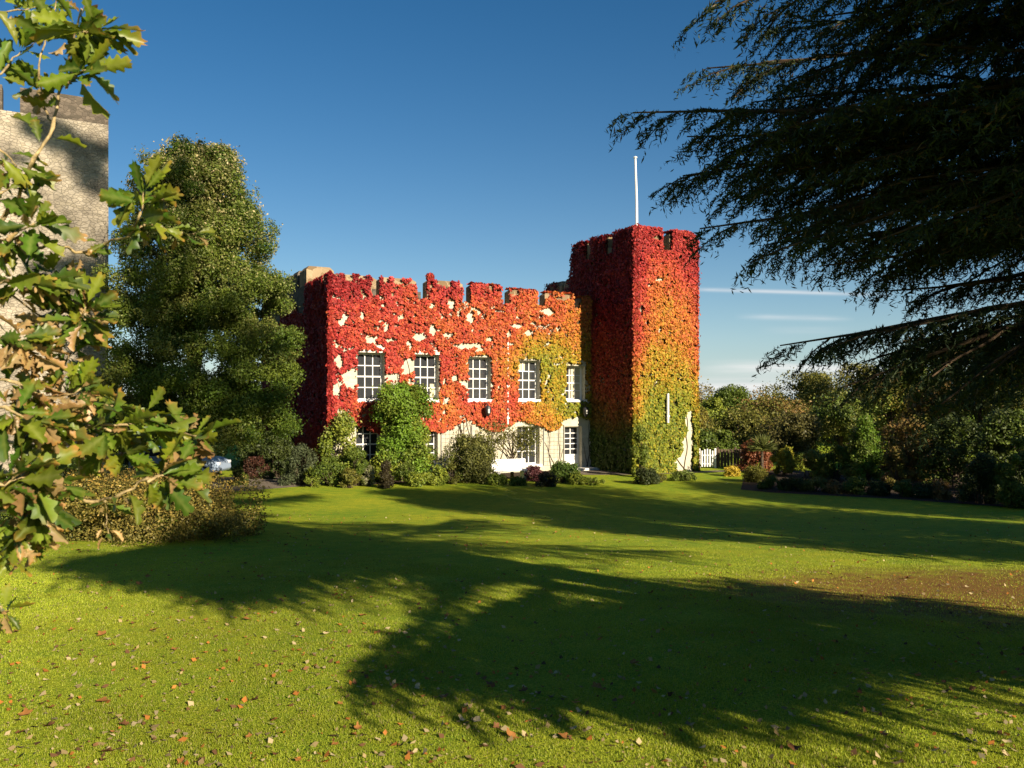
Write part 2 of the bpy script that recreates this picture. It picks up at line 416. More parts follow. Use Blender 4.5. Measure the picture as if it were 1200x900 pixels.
castle = empty('castle', F(0, 0, 0), 'white castle block and square tower behind the lawn, grown over with red creeper', 'castle')
UW = [(1.2, 2.5), (3.95, 5.2), (6.72, 7.97), (9.5, 10.75), (12.3, 13.5)]
UWZ = [(3.62, 5.80), (3.62, 5.78), (3.62, 5.72), (3.62, 5.62), (3.62, 5.40)]
GW = [(1.15, 2.35, 0.55, 2.65), (3.95, 5.15, 0.6, 2.45), (9.45, 10.75, 0.35, 2.30)]
DOOR = (12.25, 13.3, 0.12, 2.25)
WT = 8.35
holes = [(a, b, z0, z1) for (a, b), (z0, z1) in zip(UW, UWZ)] + GW + [DOOR]
mb = MB()
wall_holes(mb, F(0, 0, 0), D, NN, 14.0, WT, 0.6, holes)
# side wall, back wall and roof of the main block
mb.box(F(0, -0.602, 0), D*0.6, -NN*3.65, UP*WT) if False else None
def wbox(mb, s0, s1, n0, n1, h0, h1):      # n0 < n1
    mb.box(F(s0, n1, h0), D*(s1-s0), -NN*(n1-n0), UP*(h1-h0))
wbox(mb, 0.0, 0.6, -4.26, -0.602, 0, WT)
wbox(mb, 0.602, 14.0, -9.0, -8.4, 0, WT)
mb.build('wall', M_render, castle)
mb = MB(); wbox(mb, 0.605, 13.995, -8.395, -0.605, 7.2, 7.4); mb.build('roof', plain('lead_roof', (0.18, 0.18, 0.19), 0.7), castle)
# parapet merlons of the front
def merlon(mat, s0, s1, n0, n1, h0, h1, cap=0.14):
    """block with a weathered sloping cap, one part of the castle"""
    mb = MB()
    wbox(mb, s0, s1, n0, n1, h0, h1-cap)
    c = min(0.16, (s1-s0)*0.2, (n1-n0)*0.3)
    lo = [F(s0, n1, h1-cap), F(s1, n1, h1-cap), F(s1, n0, h1-cap), F(s0, n0, h1-cap)]
    hi = [F(s0+c, n1-c, h1), F(s1-c, n1-c, h1), F(s1-c, n0+c, h1), F(s0+c, n0+c, h1)]
    mb.add(lo+hi, [(0, 1, 5, 4), (1, 2, 6, 5), (2, 3, 7, 6), (3, 0, 4, 7), (4, 5, 6, 7)])
    return mb.build('merlon', mat, castle)
MER = [(0.0, 1.88, 9.30), (2.28, 4.05, 9.30), (4.60, 6.45, 9.34), (6.88, 8.55, 9.28), (9.02, 10.58, 9.16), (11.05, 12.75, 9.12), (13.15, 13.98, 9.0)]
mb = MB()
for a, b, h in MER: merlon(M_coping, a, b, -0.55, 0.0, WT+0.002, h)
for k in range(2):                               # along the left side
    n1 = -1.05 - k*1.75; merlon(M_coping, 0.0, 0.55, n1-1.35, n1, WT+0.002, 9.2)
for k in range(6): merlon(M_coping, 0.6+k*2.2, 2.2+k*2.2, -9.0, -8.45, WT+0.002, 9.15)
# taller rear range on the left
mb = MB(); wbox(mb, -0.02, 6.0, -15.0, -4.262, 0, 9.3); mb.build('rear_range', M_dkstone, castle)  # side turned from the sun: its shade is put into the stone colour
mb = MB()
for k in range(6):
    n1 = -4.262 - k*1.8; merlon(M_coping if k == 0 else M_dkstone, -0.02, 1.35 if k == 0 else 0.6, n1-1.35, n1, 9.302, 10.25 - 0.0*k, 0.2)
merlon(M_coping, 2.2, 3.6, -4.86, -4.262, 9.302, 9.9)
# tower
TS0, TS1, TN0, TN1, TH = 14.002, 17.66, -2.0, 3.7, 11.05
mb = MB()
wbox(mb, TS0, TS1, TN0, TN1, 0, TH)
# battered right foot
mb.add([F(TS1+0.002, TN1, 0), F(TS1+0.30, TN1, 0), F(TS1+0.002, TN1, 5.5), F(TS1+0.002, TN0, 0), F(TS1+0.30, TN0, 0), F(TS1+0.002, TN0, 5.5)],
       [(0, 1, 2), (3, 5, 4), (1, 4, 5, 2), (0, 3, 4, 1)])
mb.build('tower_wall', M_render, castle)
mb = MB(); TT = 12.0
TMF = [(TS0, TS0+1.58), (TS0+2.08, TS1)]
for a, b in TMF: merlon(M_coping, a, b, TN1-0.5, TN1, TH+0.002, TT)
TML = [(1.95, 3.198), (0.0, 1.4), (-2.0, -0.5)]
for a, b in TML: merlon(M_coping, TS0, TS0+0.5, a, b, TH+0.002, TT)
for a, b in [(1.6, 3.198), (-0.3, 1.1), (-2.0, -0.8)]: merlon(M_coping, TS1-0.5, TS1, a, b, TH+0.002, TT)
merlon(M_coping, TS0+0.9, TS0+2.5, TN0, TN0+0.5, TH+0.002, TT)
# low turret behind the tower
mb = MB(); wbox(mb, TS0, TS0+3.0, -5.0, -2.002, 0, 9.5)
mb.build('turret', M_grey, castle)
mb = MB(); merlon(M_coping, TS0, TS0+0.6, -4.9, -3.1, 9.502, 10.3, 0.3); merlon(M_coping, TS0, TS0+0.6, -2.9, -2.01, 9.502, 10.35, 0.25)
merlon(M_coping, TS0+1.2, TS0+2.4, -5.0, -4.4, 9.502, 10.3, 0.25)

def window(s0, s1, z0, z1, cols, rows, rec=0.32, label=None, blind=None, door=False):
    """sash window: frame (the window mesh) > pane, sill"""
    mb = MB(); fr = 0.085; bar = 0.042
    wbox(mb, s0+0.003, s0+fr, -rec-0.1, -rec, z0+0.003, z1-0.003); wbox(mb, s1-fr, s1-0.003, -rec-0.1, -rec, z0+0.003, z1-0.003)
    wbox(mb, s0+fr, s1-fr, -rec-0.098, -rec-0.002, z1-fr, z1-0.003)
    zb = z0+fr if not door else z0+0.75*(z1-z0)*0.42
    wbox(mb, s0+fr, s1-fr, -rec-0.098, -rec-0.002, z0+0.003, zb)
    iw = (s1-s0-2*fr); ih = (z1-fr-zb)
    for i in range(1, cols):
        x = s0+fr+iw*i/cols; wbox(mb, x-bar/2, x+bar/2, -rec-0.06, -rec-0.012, zb, z1-fr)
    for j in range(1, rows):
        z = zb+ih*j/rows; bb = bar if j*2 != rows or door else bar*1.5
        wbox(mb, s0+fr, s1-fr, -rec-0.058, -rec-0.009 if bb == bar else -rec-0.004, z-bb/2, z+bb/2)
    w = mb.build('french_door' if door else 'window', M_white, castle)
    if label: w['label'] = label
    mb = MB(); wbox(mb, s0+fr*0.6, s1-fr*0.6, -rec-0.075, -rec-0.062, z0+0.02, z1-0.02); mb.build('pane', M_glass, w)
    if blind:
        a, b, c, d = blind
        mb = MB(); wbox(mb, a, b, -rec-0.0615, -rec-0.0605, c, d); mb.build('blind', M_blind, w)
    if not door:
        mb = MB(); wbox(mb, s0-0.08, s1+0.08, -rec+0.0, 0.07, z0-0.11, z0+0.0); 
        mb = MB(); wbox(mb, s0+0.004, s1-0.004, -rec, 0.0, z0+0.002, z0+0.03); wbox(mb, s0-0.1, s1+0.1, 0.004, 0.10, z0-0.10, z0+0.03)
        mb.build('sill', M_white, w)
    else:
        mb = MB(); wbox(mb, s1-fr-0.11, s1-fr-0.07, -rec, -rec+0.05, z0+1.0, z0+1.12); mb.build('handle', M_black, w)
    return w
bl = [None, (4.9, 5.13, 3.75, 4.4), None, (9.6, 10.1, 5.1, 5.5), (12.85, 13.42, 3.7, 5.3)]
for i, ((a, b), (z0, z1)) in enumerate(zip(UW, UWZ)): window(a, b, z0, z1, 3, 4, blind=bl[i])
window(*GW[0], 3, 4); window(*GW[1], 3, 4); window(*GW[2], 3, 3)
window(*DOOR, 2, 5, 0.3, 'white glazed french door at the foot of the wall', door=True)
mb = MB(); wbox(mb, 12.0, 13.9, 0.005, 0.8, 0.0, 0.12); mb.build('doorstep', M_sill, castle)
# lintel bands above upper windows
for (a, b), (z0, z1), k in zip(UW, UWZ, range(5)):
    if k in (0, 1):
        mb = MB(); wbox(mb, a-0.12, b+0.05, 0.004, 0.05, z1+0.0, z1+0.22 if k else z1+0.30); mb.build('lintel', M_sill, castle)
# pipes
def pipe(s, n, z0, z1, r=0.05):
    mb = MB(); mb.tube([F(s, n, z0), F(s, n, z1)], r, 8)
    z = z0+0.3
    while z < z1: wbox(mb, s-0.08, s+0.08, n-0.06, n+0.06, z, z+0.06); z += 1.6
    return mb.build('drainpipe', M_white, castle)
s_, h_ = fs(594, 440); pipe(s_, 0.10, 2.4, 6.7, 0.045)
pipe(TS0+1.72, TN1+0.33, 2.5, 3.95, 0.06)
# wall lamps
def lamp(px, py):
    s, h = fs(px, py); mb = MB()
    n = 0.22
    prof = [(0.03, 0.30), (0.13, 0.24), (0.17, 0.10), (0.15, -0.04), (0.10, -0.16), (0.03, -0.24)]
    vs = []; fsx = []
    for r, z in prof:
        for k in range(10): an = 2*math.pi*k/10; vs.append(F(s+r*math.cos(an), n+0.22+r*math.sin(an), h+z))
    for i in range(len(prof)-1):
        for k in range(10): fsx.append((i*10+k, (i+1)*10+k, (i+1)*10+(k+1) % 10, i*10+(k+1) % 10))
    mb.add(vs, fsx); mb.tube([F(s, 0.005, h+0.36), F(s, 0.3, h+0.42), F(s, n+0.22, h+0.3)], 0.025, 6)
    l = mb.build('wall_lantern', M_black, castle)
    mb = MB(); mb.tube([F(s-0.03, n+0.375, h+0.12), F(s-0.03, n+0.375, h-0.08)], 0.05, 8); mb.build('lamp_glass', M_sill, l)
lamp(567, 482); lamp(681, 483)
# wire trellis on the ground floor
def trellis(s0, s1, z0, z1, st=0.2):
    mb = MB(); x = s0
    while x <= s1: wbox(mb, x-0.004, x+0.004, 0.02, 0.028, z0, z1); x += st
    z = z0
    while z <= z1: wbox(mb, s0, s1, 0.0285, 0.0365, z-0.004, z+0.004); z += st
    wbox(mb, s0-0.05, s0-0.01, 0.005, 0.07, z0, z1); wbox(mb, s1+0.01, s1+0.05, 0.005, 0.07, z0, z1)
    return props(mb.build('trellis', M_trellis), None, 'trellis', 'wire trellises on the ground floor')
t = trellis(11.0, 12.15, 0.3, 2.35); t['label'] = 'wire grid trellis on white wall left of the glazed door'
t = trellis(5.35, 6.9, 0.8, 2.4); t['label'] = 'wire grid trellis on white wall above the round olive shrub'
# flagpole
pole = empty('flagpole', F(TS0+0.75, TN1-0.9, TH), 'slender white flagpole on the creeper covered tower', 'flagpole')
mb = MB(); b0 = F(TS0+0.75, TN1-0.9, TH); mb.tube([b0, b0+UP*2.5+D*-0.02, b0+UP*4.65-D*0.10], [0.075, 0.065, 0.05], 8); mb.build('pole', M_white, pole)
mb = MB(); tp = b0+UP*4.65-D*0.10; mb.tube([tp, tp+UP*0.04, tp+UP*0.08, tp+UP*0.12], [0.05, 0.1, 0.1, 0.03], 8); mb.build('finial', M_white, pole)
mb = MB(); mb.tube([b0-UP*0.0, b0+UP*0.3], [0.16, 0.14], 8); mb.build('socket', M_black, pole)

# ------------------------------------------------------------------ Virginia creeper
CR = np.array([0.40, 0.040, 0.036]); RD = np.array([0.48, 0.085, 0.038]); OR = np.array([0.50, 0.165, 0.032]); YE = np.array([0.40, 0.26, 0.022]); YG = np.array([0.24, 0.25, 0.022]); GR = np.array([0.08, 0.13, 0.018]); DK = np.array([0.22, 0.016, 0.018])
STOPS = np.array([DK, CR, RD, OR, YE, YG, GR])
def ramp(k):
    k = np.clip(k, 0, len(STOPS)-1.001); i = k.astype(int); f = (k-i)[:, None]
    return STOPS[i]*(1-f)+STOPS[i+1]*f
patches = [(410,443,9,9),(393,456,6,6),(397,423,4,8),(435,398,7,4),(455,398,5,3),(491,395,8,4.5),(479,405,4,4),(479,431,7,9),(462,441,9,4),(466,452,8,4),(524,392,7,3),(545,405,11,3.5),
           (531,443,5,4),(400,482,10,2.5),(562,407,6,4.5),(572,397,4,3),(550,371,4,8),(528,355,4,5),(537,367,2,7),(603,382,8,2),(620,390,6,3.5),(598,403,4,2),(595,392,3,4),(640,365,7,4),
           (506,386,4,6),(440,343,4,3),(470,372,3,3),(448,358,3,2),(424,370,3,4),(621,428,6,4),(612,445,4,8),(450,378,4,2),(518,372,3,4),(444,405,4,2),(470,470,4,3),(424,487,5,3),(412,494,4,3),(657,350,5,2),(560,365,3,3)]
PS = []
for px, py, rx, ry in patches:
    s, h = fs(px, py); s2, h2 = fs(px+rx, py-ry); PS.append((s, h, abs(s2-s), abs(h2-h)))
def creeper_points(n, W, H): return rng.random(n)*W, rng.random(n)*H
def hit(s, h, wx=0.0):
    """True where the front wall is bare"""
    jit = 0.35*(fbm(s*3.1, h*3.1, 3)-0.5) + 0.55*(fbm(s*8.3+5, h*8.3, 3)-0.5)
    bare = np.zeros(len(s), bool)
    for cs, ch, rs, rh in PS:
        bare |= ((s-cs)/rs)**2 + ((h-ch)/rh)**2 < 1.2 + 4.4*jit
    for i, ((a, b), (z0, z1)) in enumerate(zip(UW, UWZ)):
        bare |= (s > a-0.03+jit*0.15) & (s < b+0.02+jit*0.15) & (h > z0-0.08+jit*0.2) & (h < z1+0.10+jit*0.5)
    low = 2.35 + 0.5*(fbm(s*1.1+3, s*0+1.7, 3)-0.5) + 0.25*np.sin(s*2.1) + np.where(s > 12.0, 0.25, 0)
    bare |= h < low
    sp = fbm(s*2.3+31-h*1.0, h*2.9+11+s*0.8, 5)
    amt = np.where(s < 8.5, 0.68, 0.72)
    bare |= sp > amt
    return bare
def layer(s, h, off0, cmap, org, ax, nr, tilt=0.55, sz=0.118):
    n = len(s)
    lump = 0.5*fbm(s*1.2+7, h*1.2+3, 3) + 0.5*fbm(s*3.4+7, h*2.6+3, 3)
    off = off0*(0.3+1.4*lump)*(0.35+0.65*rng.random(n))
    pos = org + s[:, None]*ax + h[:, None]*UP + (off+0.02)[:, None]*nr
    nrm = nr*1.0 + rng.normal(size=(n, 3))*0.42 + UP*0.30
    td = -UP*1.0 + rng.normal(size=(n, 3))*0.55
    size = sz*(0.6+0.75*rng.random(n))
    col = cmap(s, h)
    inner = rng.random(n) < 0.30                       # inner leaves at the wall, shade of the gaps put into their colour
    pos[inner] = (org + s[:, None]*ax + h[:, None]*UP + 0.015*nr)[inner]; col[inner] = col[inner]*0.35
    holes_ = (fbm(s*6.1, h*5.0, 3) < 0.33) & ~inner    # gaps between the leaf sprays
    kp = ~holes_
    return pos[kp], nrm[kp], td[kp], size[kp], col[kp]
def creeper(name, label, parts):
    pos = np.concatenate([p[0] for p in parts]); nrm = np.concatenate([p[1] for p in parts]); td = np.concatenate([p[2] for p in parts])
    size = np.concatenate([p[3] for p in parts]); col = np.concatenate([p[4] for p in parts])
    col = col*(0.55+0.75*rng.random(len(col)))[:, None]
    o = leaves(name, pos, nrm, size, col, M_creeper, None, tdir=td, aspect=0.95, fold=0.12)
    return props(o, label, 'climbing plant')
def cm_front(s, h):
    n = len(s); nz_ = (fbm(s*0.55+2, h*0.55+8, 4)-0.5)
    k = 1.25 + s*0.125 + nz_*2.6 + (6.5-h)*0.10
    g = np.exp(-((s-11.9)/1.9)**2-((h-5.4)/1.8)**2)*1.7 + np.exp(-((s-12.9)/1.2)**2-((h-2.9)/0.8)**2)*1.9 + np.exp(-((s-10.2)/1.0)**2-((h-6.6)/0.8)**2)*0.8
    k = k + g - np.clip(h-8.0, 0, 1.5)*0.7
    k = np.minimum(k, 5.1) + rng.normal(size=n)*0.38
    return ramp(k)
def cm_side(s, h):
    nz_ = (fbm(s*0.5+20, h*0.5+8, 4)-0.5)
    return ramp(0.7 + nz_*1.6 + np.clip(3.0-h, 0, 3)*0.9 + rng.normal(size=len(s))*0.3)
def cm_tower(s, h):
    nz_ = (fbm(s*0.6+40, h*0.6+1, 4)-0.5)
    k = 1.15 + np.clip(11.0-h, 0, 12)*0.53 + nz_*2.2
    k = np.where(h > 7, np.minimum(k, 3.1+nz_), k)
    edge = np.clip(1-s/0.8, 0, 1)*np.clip(h-2.0, 0, 1)
    k = k - edge*1.3 - np.clip(s-3.1, 0, 1)*1.4*np.clip(h-2, 0, 1)
    return ramp(np.clip(k, 0.6, 5.25) + rng.normal(size=len(s))*0.4)
def cm_tside(s, h):
    nz_ = (fbm(s*0.6+60, h*0.6+1, 4)-0.5)
    k = 0.5 + np.clip(8.6-h, 0, 12)*0.42 + nz_*1.6 + rng.normal(size=len(s))*0.4
    low = np.clip((4.6-h)/3.0 + nz_, 0, 1)[:, None]
    return ramp(k)*0.75*(1-low) + GR*0.8*low  # unlit left face: its shade is put into the leaf colour
parts = []
s, h = creeper_points(112000, 14.0, 9.45)
k = ~hit(s, h)
top = np.zeros(len(s), bool)
for a, b, hh in MER: top |= (s > a-0.03) & (s < b-0.02) & (h < hh+0.02-0.30*(fbm(s*2.5, s*0, 3) > 0.58)-0.10*rng.random(len(s)))
k &= (h < WT+0.03) | top
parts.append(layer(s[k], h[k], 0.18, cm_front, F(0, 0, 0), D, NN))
s, h = creeper_points(40000, 4.26, 9.3)          # left return wall, front part
gap = (h > WT) & ~(((s > 0) & (s < 0.55)) | ((s > 1.05) & (s < 2.4)) | ((s > 2.8) & (s < 4.15)))
k = ~gap & (fbm(s*1.3, h*1.3, 3) < 0.72)
parts.append(layer(s[k], h[k], 0.16, cm_side, F(0, 0, 0), -NN, -D))
s, h = creeper_points(56000, 10.0, 9.3)
k = (fbm(s*1.3, h*0.6+4, 3) < 0.62) & (h < 7.6+1.4*fbm(s*0.8, s*0, 2))
parts.append(layer(s[k], h[k], 0.12, cm_side, F(-0.02, -4.262, 0), -NN, -D))
# wrap of foliage on some merlon tops
for a, b, hh in MER[3:]:
    n = 500; s = a+rng.random(n)*(b-a-0.06); dpt = rng.random(n)*0.5
    pos = np.array([F(si, -di, hh+0.02+0.06*rng.random()) for si, di in zip(s, dpt)])
    parts.append((pos, UP+rng.normal(size=(n, 3))*0.4, rng.normal(size=(n, 3)), 0.13*(0.7+0.6*rng.random(n)), cm_front(s, s*0+hh)))
n = 5200; h = 1.6+rng.random(n)*7.7
parts.append((F(0, 0, 0)+UP*h[:, None]+unit(NN-D)*(0.02+0.14*rng.random((n, 1)))+rng.normal(size=(n, 3))*0.04, unit(NN-D)+rng.normal(size=(n, 3))*0.35, -UP+rng.normal(size=(n, 3))*0.5, 0.118*(0.6+0.75*rng.random(n)), cm_front(h*0, h)))
cr1 = creeper('virginia_creeper', 'crimson to orange creeper with bare patches covering the long castle wall', parts)
parts = []
WTW = TS1-TS0
def tower_bare(s, h):
    jit = fbm(s*2.3+5, h*2.3, 3)-0.5
    tri = (s > WTW-1.3+h*0.27+jit*0.9) & (h < 3.4+jit*1.5) & (s < WTW-0.12+jit*0.3)
    for cs, ch, rs, rh in [(1.3, 9.6, 0.32, 0.14), (0.6, 9.3, 0.25, 0.15), (1.35, 7.1, 0.14, 0.2), (0.25, 8.0, 0.1, 0.25), (1.2, 11.6, 0.3, 0.12), (2.9, 11.75, 0.35, 0.1), (1.5, 10.4, 0.2, 0.06)]:
        tri |= ((s-cs)/rs)**2+((h-ch)/rh)**2 < 1+3*jit
    return tri
def tlay(s, h, bulge):
    return 0.22
s, h = creeper_points(58000, WTW+0.12, TT+0.12)
mer = ((s < 1.56)) | ((s > 2.12))
k = ~tower_bare(s, h) & ((h < TH) | mer) & ~((s > 1.66) & (s < 1.80) & (h > 2.5) & (h < 3.9))
# rounded shoulders
k &= ~((h > TT-0.35) & (s > WTW-0.35) & ((s-(WTW-0.35))**2+(h-(TT-0.35))**2 > 0.16))
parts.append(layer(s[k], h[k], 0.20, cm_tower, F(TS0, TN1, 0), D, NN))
s, h = creeper_points(60000, TN1-TN0, TT+0.12)
mer = np.zeros(len(s), bool)
for a, b in TML+[(3.1, 3.7)]: mer |= (TN1-s > a+0.03) & (TN1-s < b-0.02)
k = ((h < TH) | mer) & ~((h > TT-0.4) & (s > 5.1) & (rng.random(len(s)) < 0.7))
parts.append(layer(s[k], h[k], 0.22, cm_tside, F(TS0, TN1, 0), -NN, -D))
n = 22000; s = rng.random(n)*(TN1-TN0); h = rng.random(n)*TT         # right face
k = (h > 0.8)
parts.append(layer(s[k], h[k], 0.22, cm_tower, F(TS1+0.12, TN1, 0), -NN, D))
for (a, b) in TMF:                                 # merlon tops
    n = 900; s = a+rng.random(n)*(b-a); dpt = rng.random(n)*0.5
    pos = np.array([F(si, TN1-di, TT+0.02+0.1*rng.random()) for si, di in zip(s, dpt)])
    parts.append((pos, UP+rng.normal(size=(n, 3))*0.4, rng.normal(size=(n, 3)), 0.14*(0.7+0.6*rng.random(n)), cm_tower(s-TS0, s*0+TT)))
for (a, b) in TML:
    n = 700; nn = a+rng.random(n)*(b-a); dpt = rng.random(n)*0.5
    pos = np.array([F(TS0+di, ni, TT+0.02+0.1*rng.random()) for ni, di in zip(nn, dpt)])
    parts.append((pos, UP+rng.normal(size=(n, 3))*0.4, rng.normal(size=(n, 3)), 0.14*(0.7+0.6*rng.random(n)), cm_tside(nn, nn*0+TT)))
def arris(n, org, nr, H, cm, r=0.28, sz=0.118):
    h = rng.random(n)*H; a = rng.normal(size=(n, 3))*0.35
    pos = org + UP*h[:, None] + nr*(0.02+r*rng.random((n, 1))) + rng.normal(size=(n, 3))*0.05
    return pos, nr+a, -UP+rng.normal(size=(n, 3))*0.5, sz*(0.6+0.75*rng.random(n)), cm(h*0+0.0, h)
parts.append(arris(7000, F(TS0, TN1, 0), unit(NN-D)*1.0, TT+0.05, cm_tower, 0.2))
parts.append(arris(5000, F(TS1, TN1, 0), unit(NN+D), TT-0.25, lambda s, h: cm_tower(s+3.6, h), 0.2))
n = 2600; h = rng.random(n)*5.6
parts.append((F(TS1, TN1, 0)+UP*h[:, None]+D*(0.36*(1-h/5.6)+0.02)[:, None]+NN*(rng.random((n, 1))*0.25-0.2), D+NN*0.5+rng.normal(size=(n, 3))*0.4, -UP+rng.normal(size=(n, 3))*0.5, 0.11*(0.6+0.75*rng.random(n)), ramp(3.6+rng.normal(size=n)*0.5)))
s, h = creeper_points(5200, 3.0, 10.3)             # onto the turret
k = (h > 6) & (fbm(s, h, 3) < 0.56)
parts.append(layer(s[k], h[k], 0.14, cm_tside, F(TS0, -2.0, 0), -NN, -D))
cr2 = creeper('virginia_creeper', 'creeper wrapping the tall square tower, red at the top and yellow green below', parts)
def vine_stems(parent, org, ax, nr, W, Hm, n):
    mb = MB()
    for i in range(n):
        x = rng.random()*W; z = 0.1; pts = []; dirx = rng.normal()*0.25
        while z < Hm and 0.05 < x < W-0.05:
            pts.append(org+ax*x+UP*z+nr*(0.025+0.01*rng.random())); z += 0.22+0.1*rng.random(); dirx = dirx*0.85+rng.normal()*0.09; x += dirx*0.5
            if len(pts) > 5 and any(a-0.05 < x < b+0.05 and z0-0.15 < z < z1+0.1 for (a, b), (z0, z1) in list(zip(UW, UWZ))+[((g[0], g[1]), (g[2], g[3])) for g in GW+[DOOR]]) and org is O1: break
            if len(pts) <= 5 and org is O1 and any(g[0]-0.05 < x < g[1]+0.05 for g in GW+[DOOR]): break
        if len(pts) > 3: mb.tube(pts, [0.022*(1-0.8*j/len(pts)) for j in range(len(pts))], 5)
    mb.build('stems', M_bark, parent)
O1 = F(0, 0, 0)
vine_stems(cr1, O1, D, NN, 14.0, 8.2, 46)
vine_stems(cr2, F(TS0, TN1, 0), D, NN, TS1-TS0, 9.0, 14)
cr1['group'] = cr2['group'] = 'creeper on the castle'
# two leafy finials on the parapet
def ball(px, py, r, colk, name, label, n=260):
    c = P(px, py, 41.5); d = sph(n)
    base = MB(); base.tube([c-UP*1.6, c], [0.12, 0.10], 6)
    e = empty(name, c-UP*1.6, label, 'finial'); base.build('pedestal', M_coping, e)
    leaves('foliage', c+d*r*(0.7+0.4*rng.random((n, 1))), d+rng.normal(size=(n, 3))*0.4, 0.15, ramp(colk+rng.normal(size=n)*0.4)*(0.7+0.5*rng.random((n, 1))), M_creeper, e, aspect=0.9)
ball(504, 325, 0.22, 1.3, 'ivy_finial', 'small red leafy ball above the castle parapet')
ball(576, 336, 0.17, 3.2, 'ivy_finial', 'small brown orange leafy knob above the castle parapet')

# ------------------------------------------------------------------ grey stone tower on the left
T0 = np.array([-16.75, 34.0, 0.0])
def T(w, n, h): return T0 - D*w + NN*n + UP*h
st = empty('stone_tower', T(0, 0, 0), 'weathered grey stone tower with battlements behind the oak branches', 'tower')
def tbox(mb, w0, w1, n0, n1, h0, h1): mb.box(T(w1, n1, h0), D*(w1-w0), -NN*(n1-n0), UP*(h1-h0))
mb = MB(); tbox(mb, 0, 11, -7, 0, 0, 15.05); mb.build('wall', M_grey, st)
mb = MB()
def tmer(w0, w1, ch=0.0):
    mb = MB()
    lo = 15.052; hi = 16.05
    pr = [(w0, lo), (w1, lo), (w1, hi), (w0+ch, hi), (w0, hi-ch*0.75)] if ch else [(w0, lo), (w1, lo), (w1, hi), (w0+0.02, hi), (w0, hi-0.02)]
    k = len(pr); vs = [T(w, 0, z) for w, z in pr]+[T(w, -0.7, z) for w, z in pr]
    mb.add(vs, [tuple(range(k))[::-1], tuple(k+i for i in range(k))]+[(i, (i+1) % k, k+(i+1) % k, k+i) for i in range(k)])
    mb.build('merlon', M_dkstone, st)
tmer(0.0, 3.15, 0.6); tmer(3.75, 5.6); tmer(6.2, 8.0); tmer(8.6, 10.8)

# ------------------------------------------------------------------ trees and shrubs
def crown(centers, radii, n, size, pal, parent, name='crown', spread=0.5, mat=None, aspect=0.6, upb=0.25, shell=0.22, tipcol=None, sizevar=0.6, flat=1.0, droop=None, cull=0.3):
    centers = np.asarray(centers, float); radii = np.asarray(radii, float)
    w = radii**2; idx = rng.choice(len(radii), n, p=w/w.sum())
    d = sph(n); d2 = d.copy(); d2[:, 2] *= flat
    rad = 1 - np.abs(rng.normal(size=n))*shell + rng.normal(size=n)*0.05
    rad = rad + (rng.random(n) < 0.10)*rng.random(n)*0.38
    pos = centers[idx] + d2*(radii[idx]*rad)[:, None]
    mr_ = float(np.mean(radii))
    q_ = noise3(pos, 0.9/mr_)*0.6 + noise3(pos, 2.6/mr_)*0.4
    thr_ = np.quantile(q_, cull)
    nrm = d*0.8 + rng.normal(size=(n, 3))*spread + UP*upb
    kp = q_ > thr_
    pos, nrm, idx, rad, d, q_ = pos[kp], nrm[kp], idx[kp], rad[kp], d[kp], q_[kp]; n = len(pos)
    pal = np.asarray(pal, float)
    ccol = rng.random(len(radii))*(len(pal)-1)
    k = np.clip(ccol[idx]+rng.normal(size=n)*0.35, 0, len(pal)-1.001) if len(pal) > 1 else np.zeros(n)
    i = k.astype(int); f = (k-i)[:, None]
    col = pal[i]*(1-f)+pal[np.minimum(i+1, len(pal)-1)]*f
    col = col*(0.7+0.6*rng.random(n))[:, None]
    if tipcol is not None:
        zt = pos[:, 2]; q = (zt-zt.min())/(zt.max()-zt.min())
        a = np.clip((rad-0.86)*5, 0, 1)*np.clip((q-0.35)*1.6, 0, 1)*rng.random(n)
        col = col*(1-a[:, None])+np.array(tipcol)*a[:, None]
    td = None if droop is None else (-UP*droop + rng.normal(size=(n, 3)))
    o = leaves(name, pos, nrm, size*(1-sizevar/2+sizevar*rng.random(n)), col, mat or M_leaf, parent, aspect=aspect, tdir=td)
    return o
def profile_clumps(base, H, W, prof, k, rc, h0=0.15, depth=None, inner=0.25):
    """clump centres in a body of revolution; prof(q) = relative radius at height q in 0..1"""
    C = []; Rr = []; lob = rng.normal(size=4)*(0.5 if inner > 0 else 0.12); pha = rng.random(4)*6.28
    for i in range(k):
        for _ in range(20):
            q = h0 + (1-h0)*rng.random()
            if rng.random() < 0.25+prof(q): break
        r = rc*(0.65+0.7*rng.random())
        rr = max(0.0, prof(q)*W - r*0.6)*(inner+(1-inner)*math.sqrt(rng.random()))
        an = rng.random()*2*math.pi
        rr *= 1+0.22*math.sin(an*2+pha[0]+q*3)*lob[0]+0.2*math.sin(an*3+pha[1]-q*5)*lob[1]
        C.append([base[0]+rr*math.cos(an), base[1]+rr*math.sin(an)*(depth or 1), base[2]+min(q*H, H-r*0.8)]); Rr.append(r)
    return np.array(C), np.array(Rr)
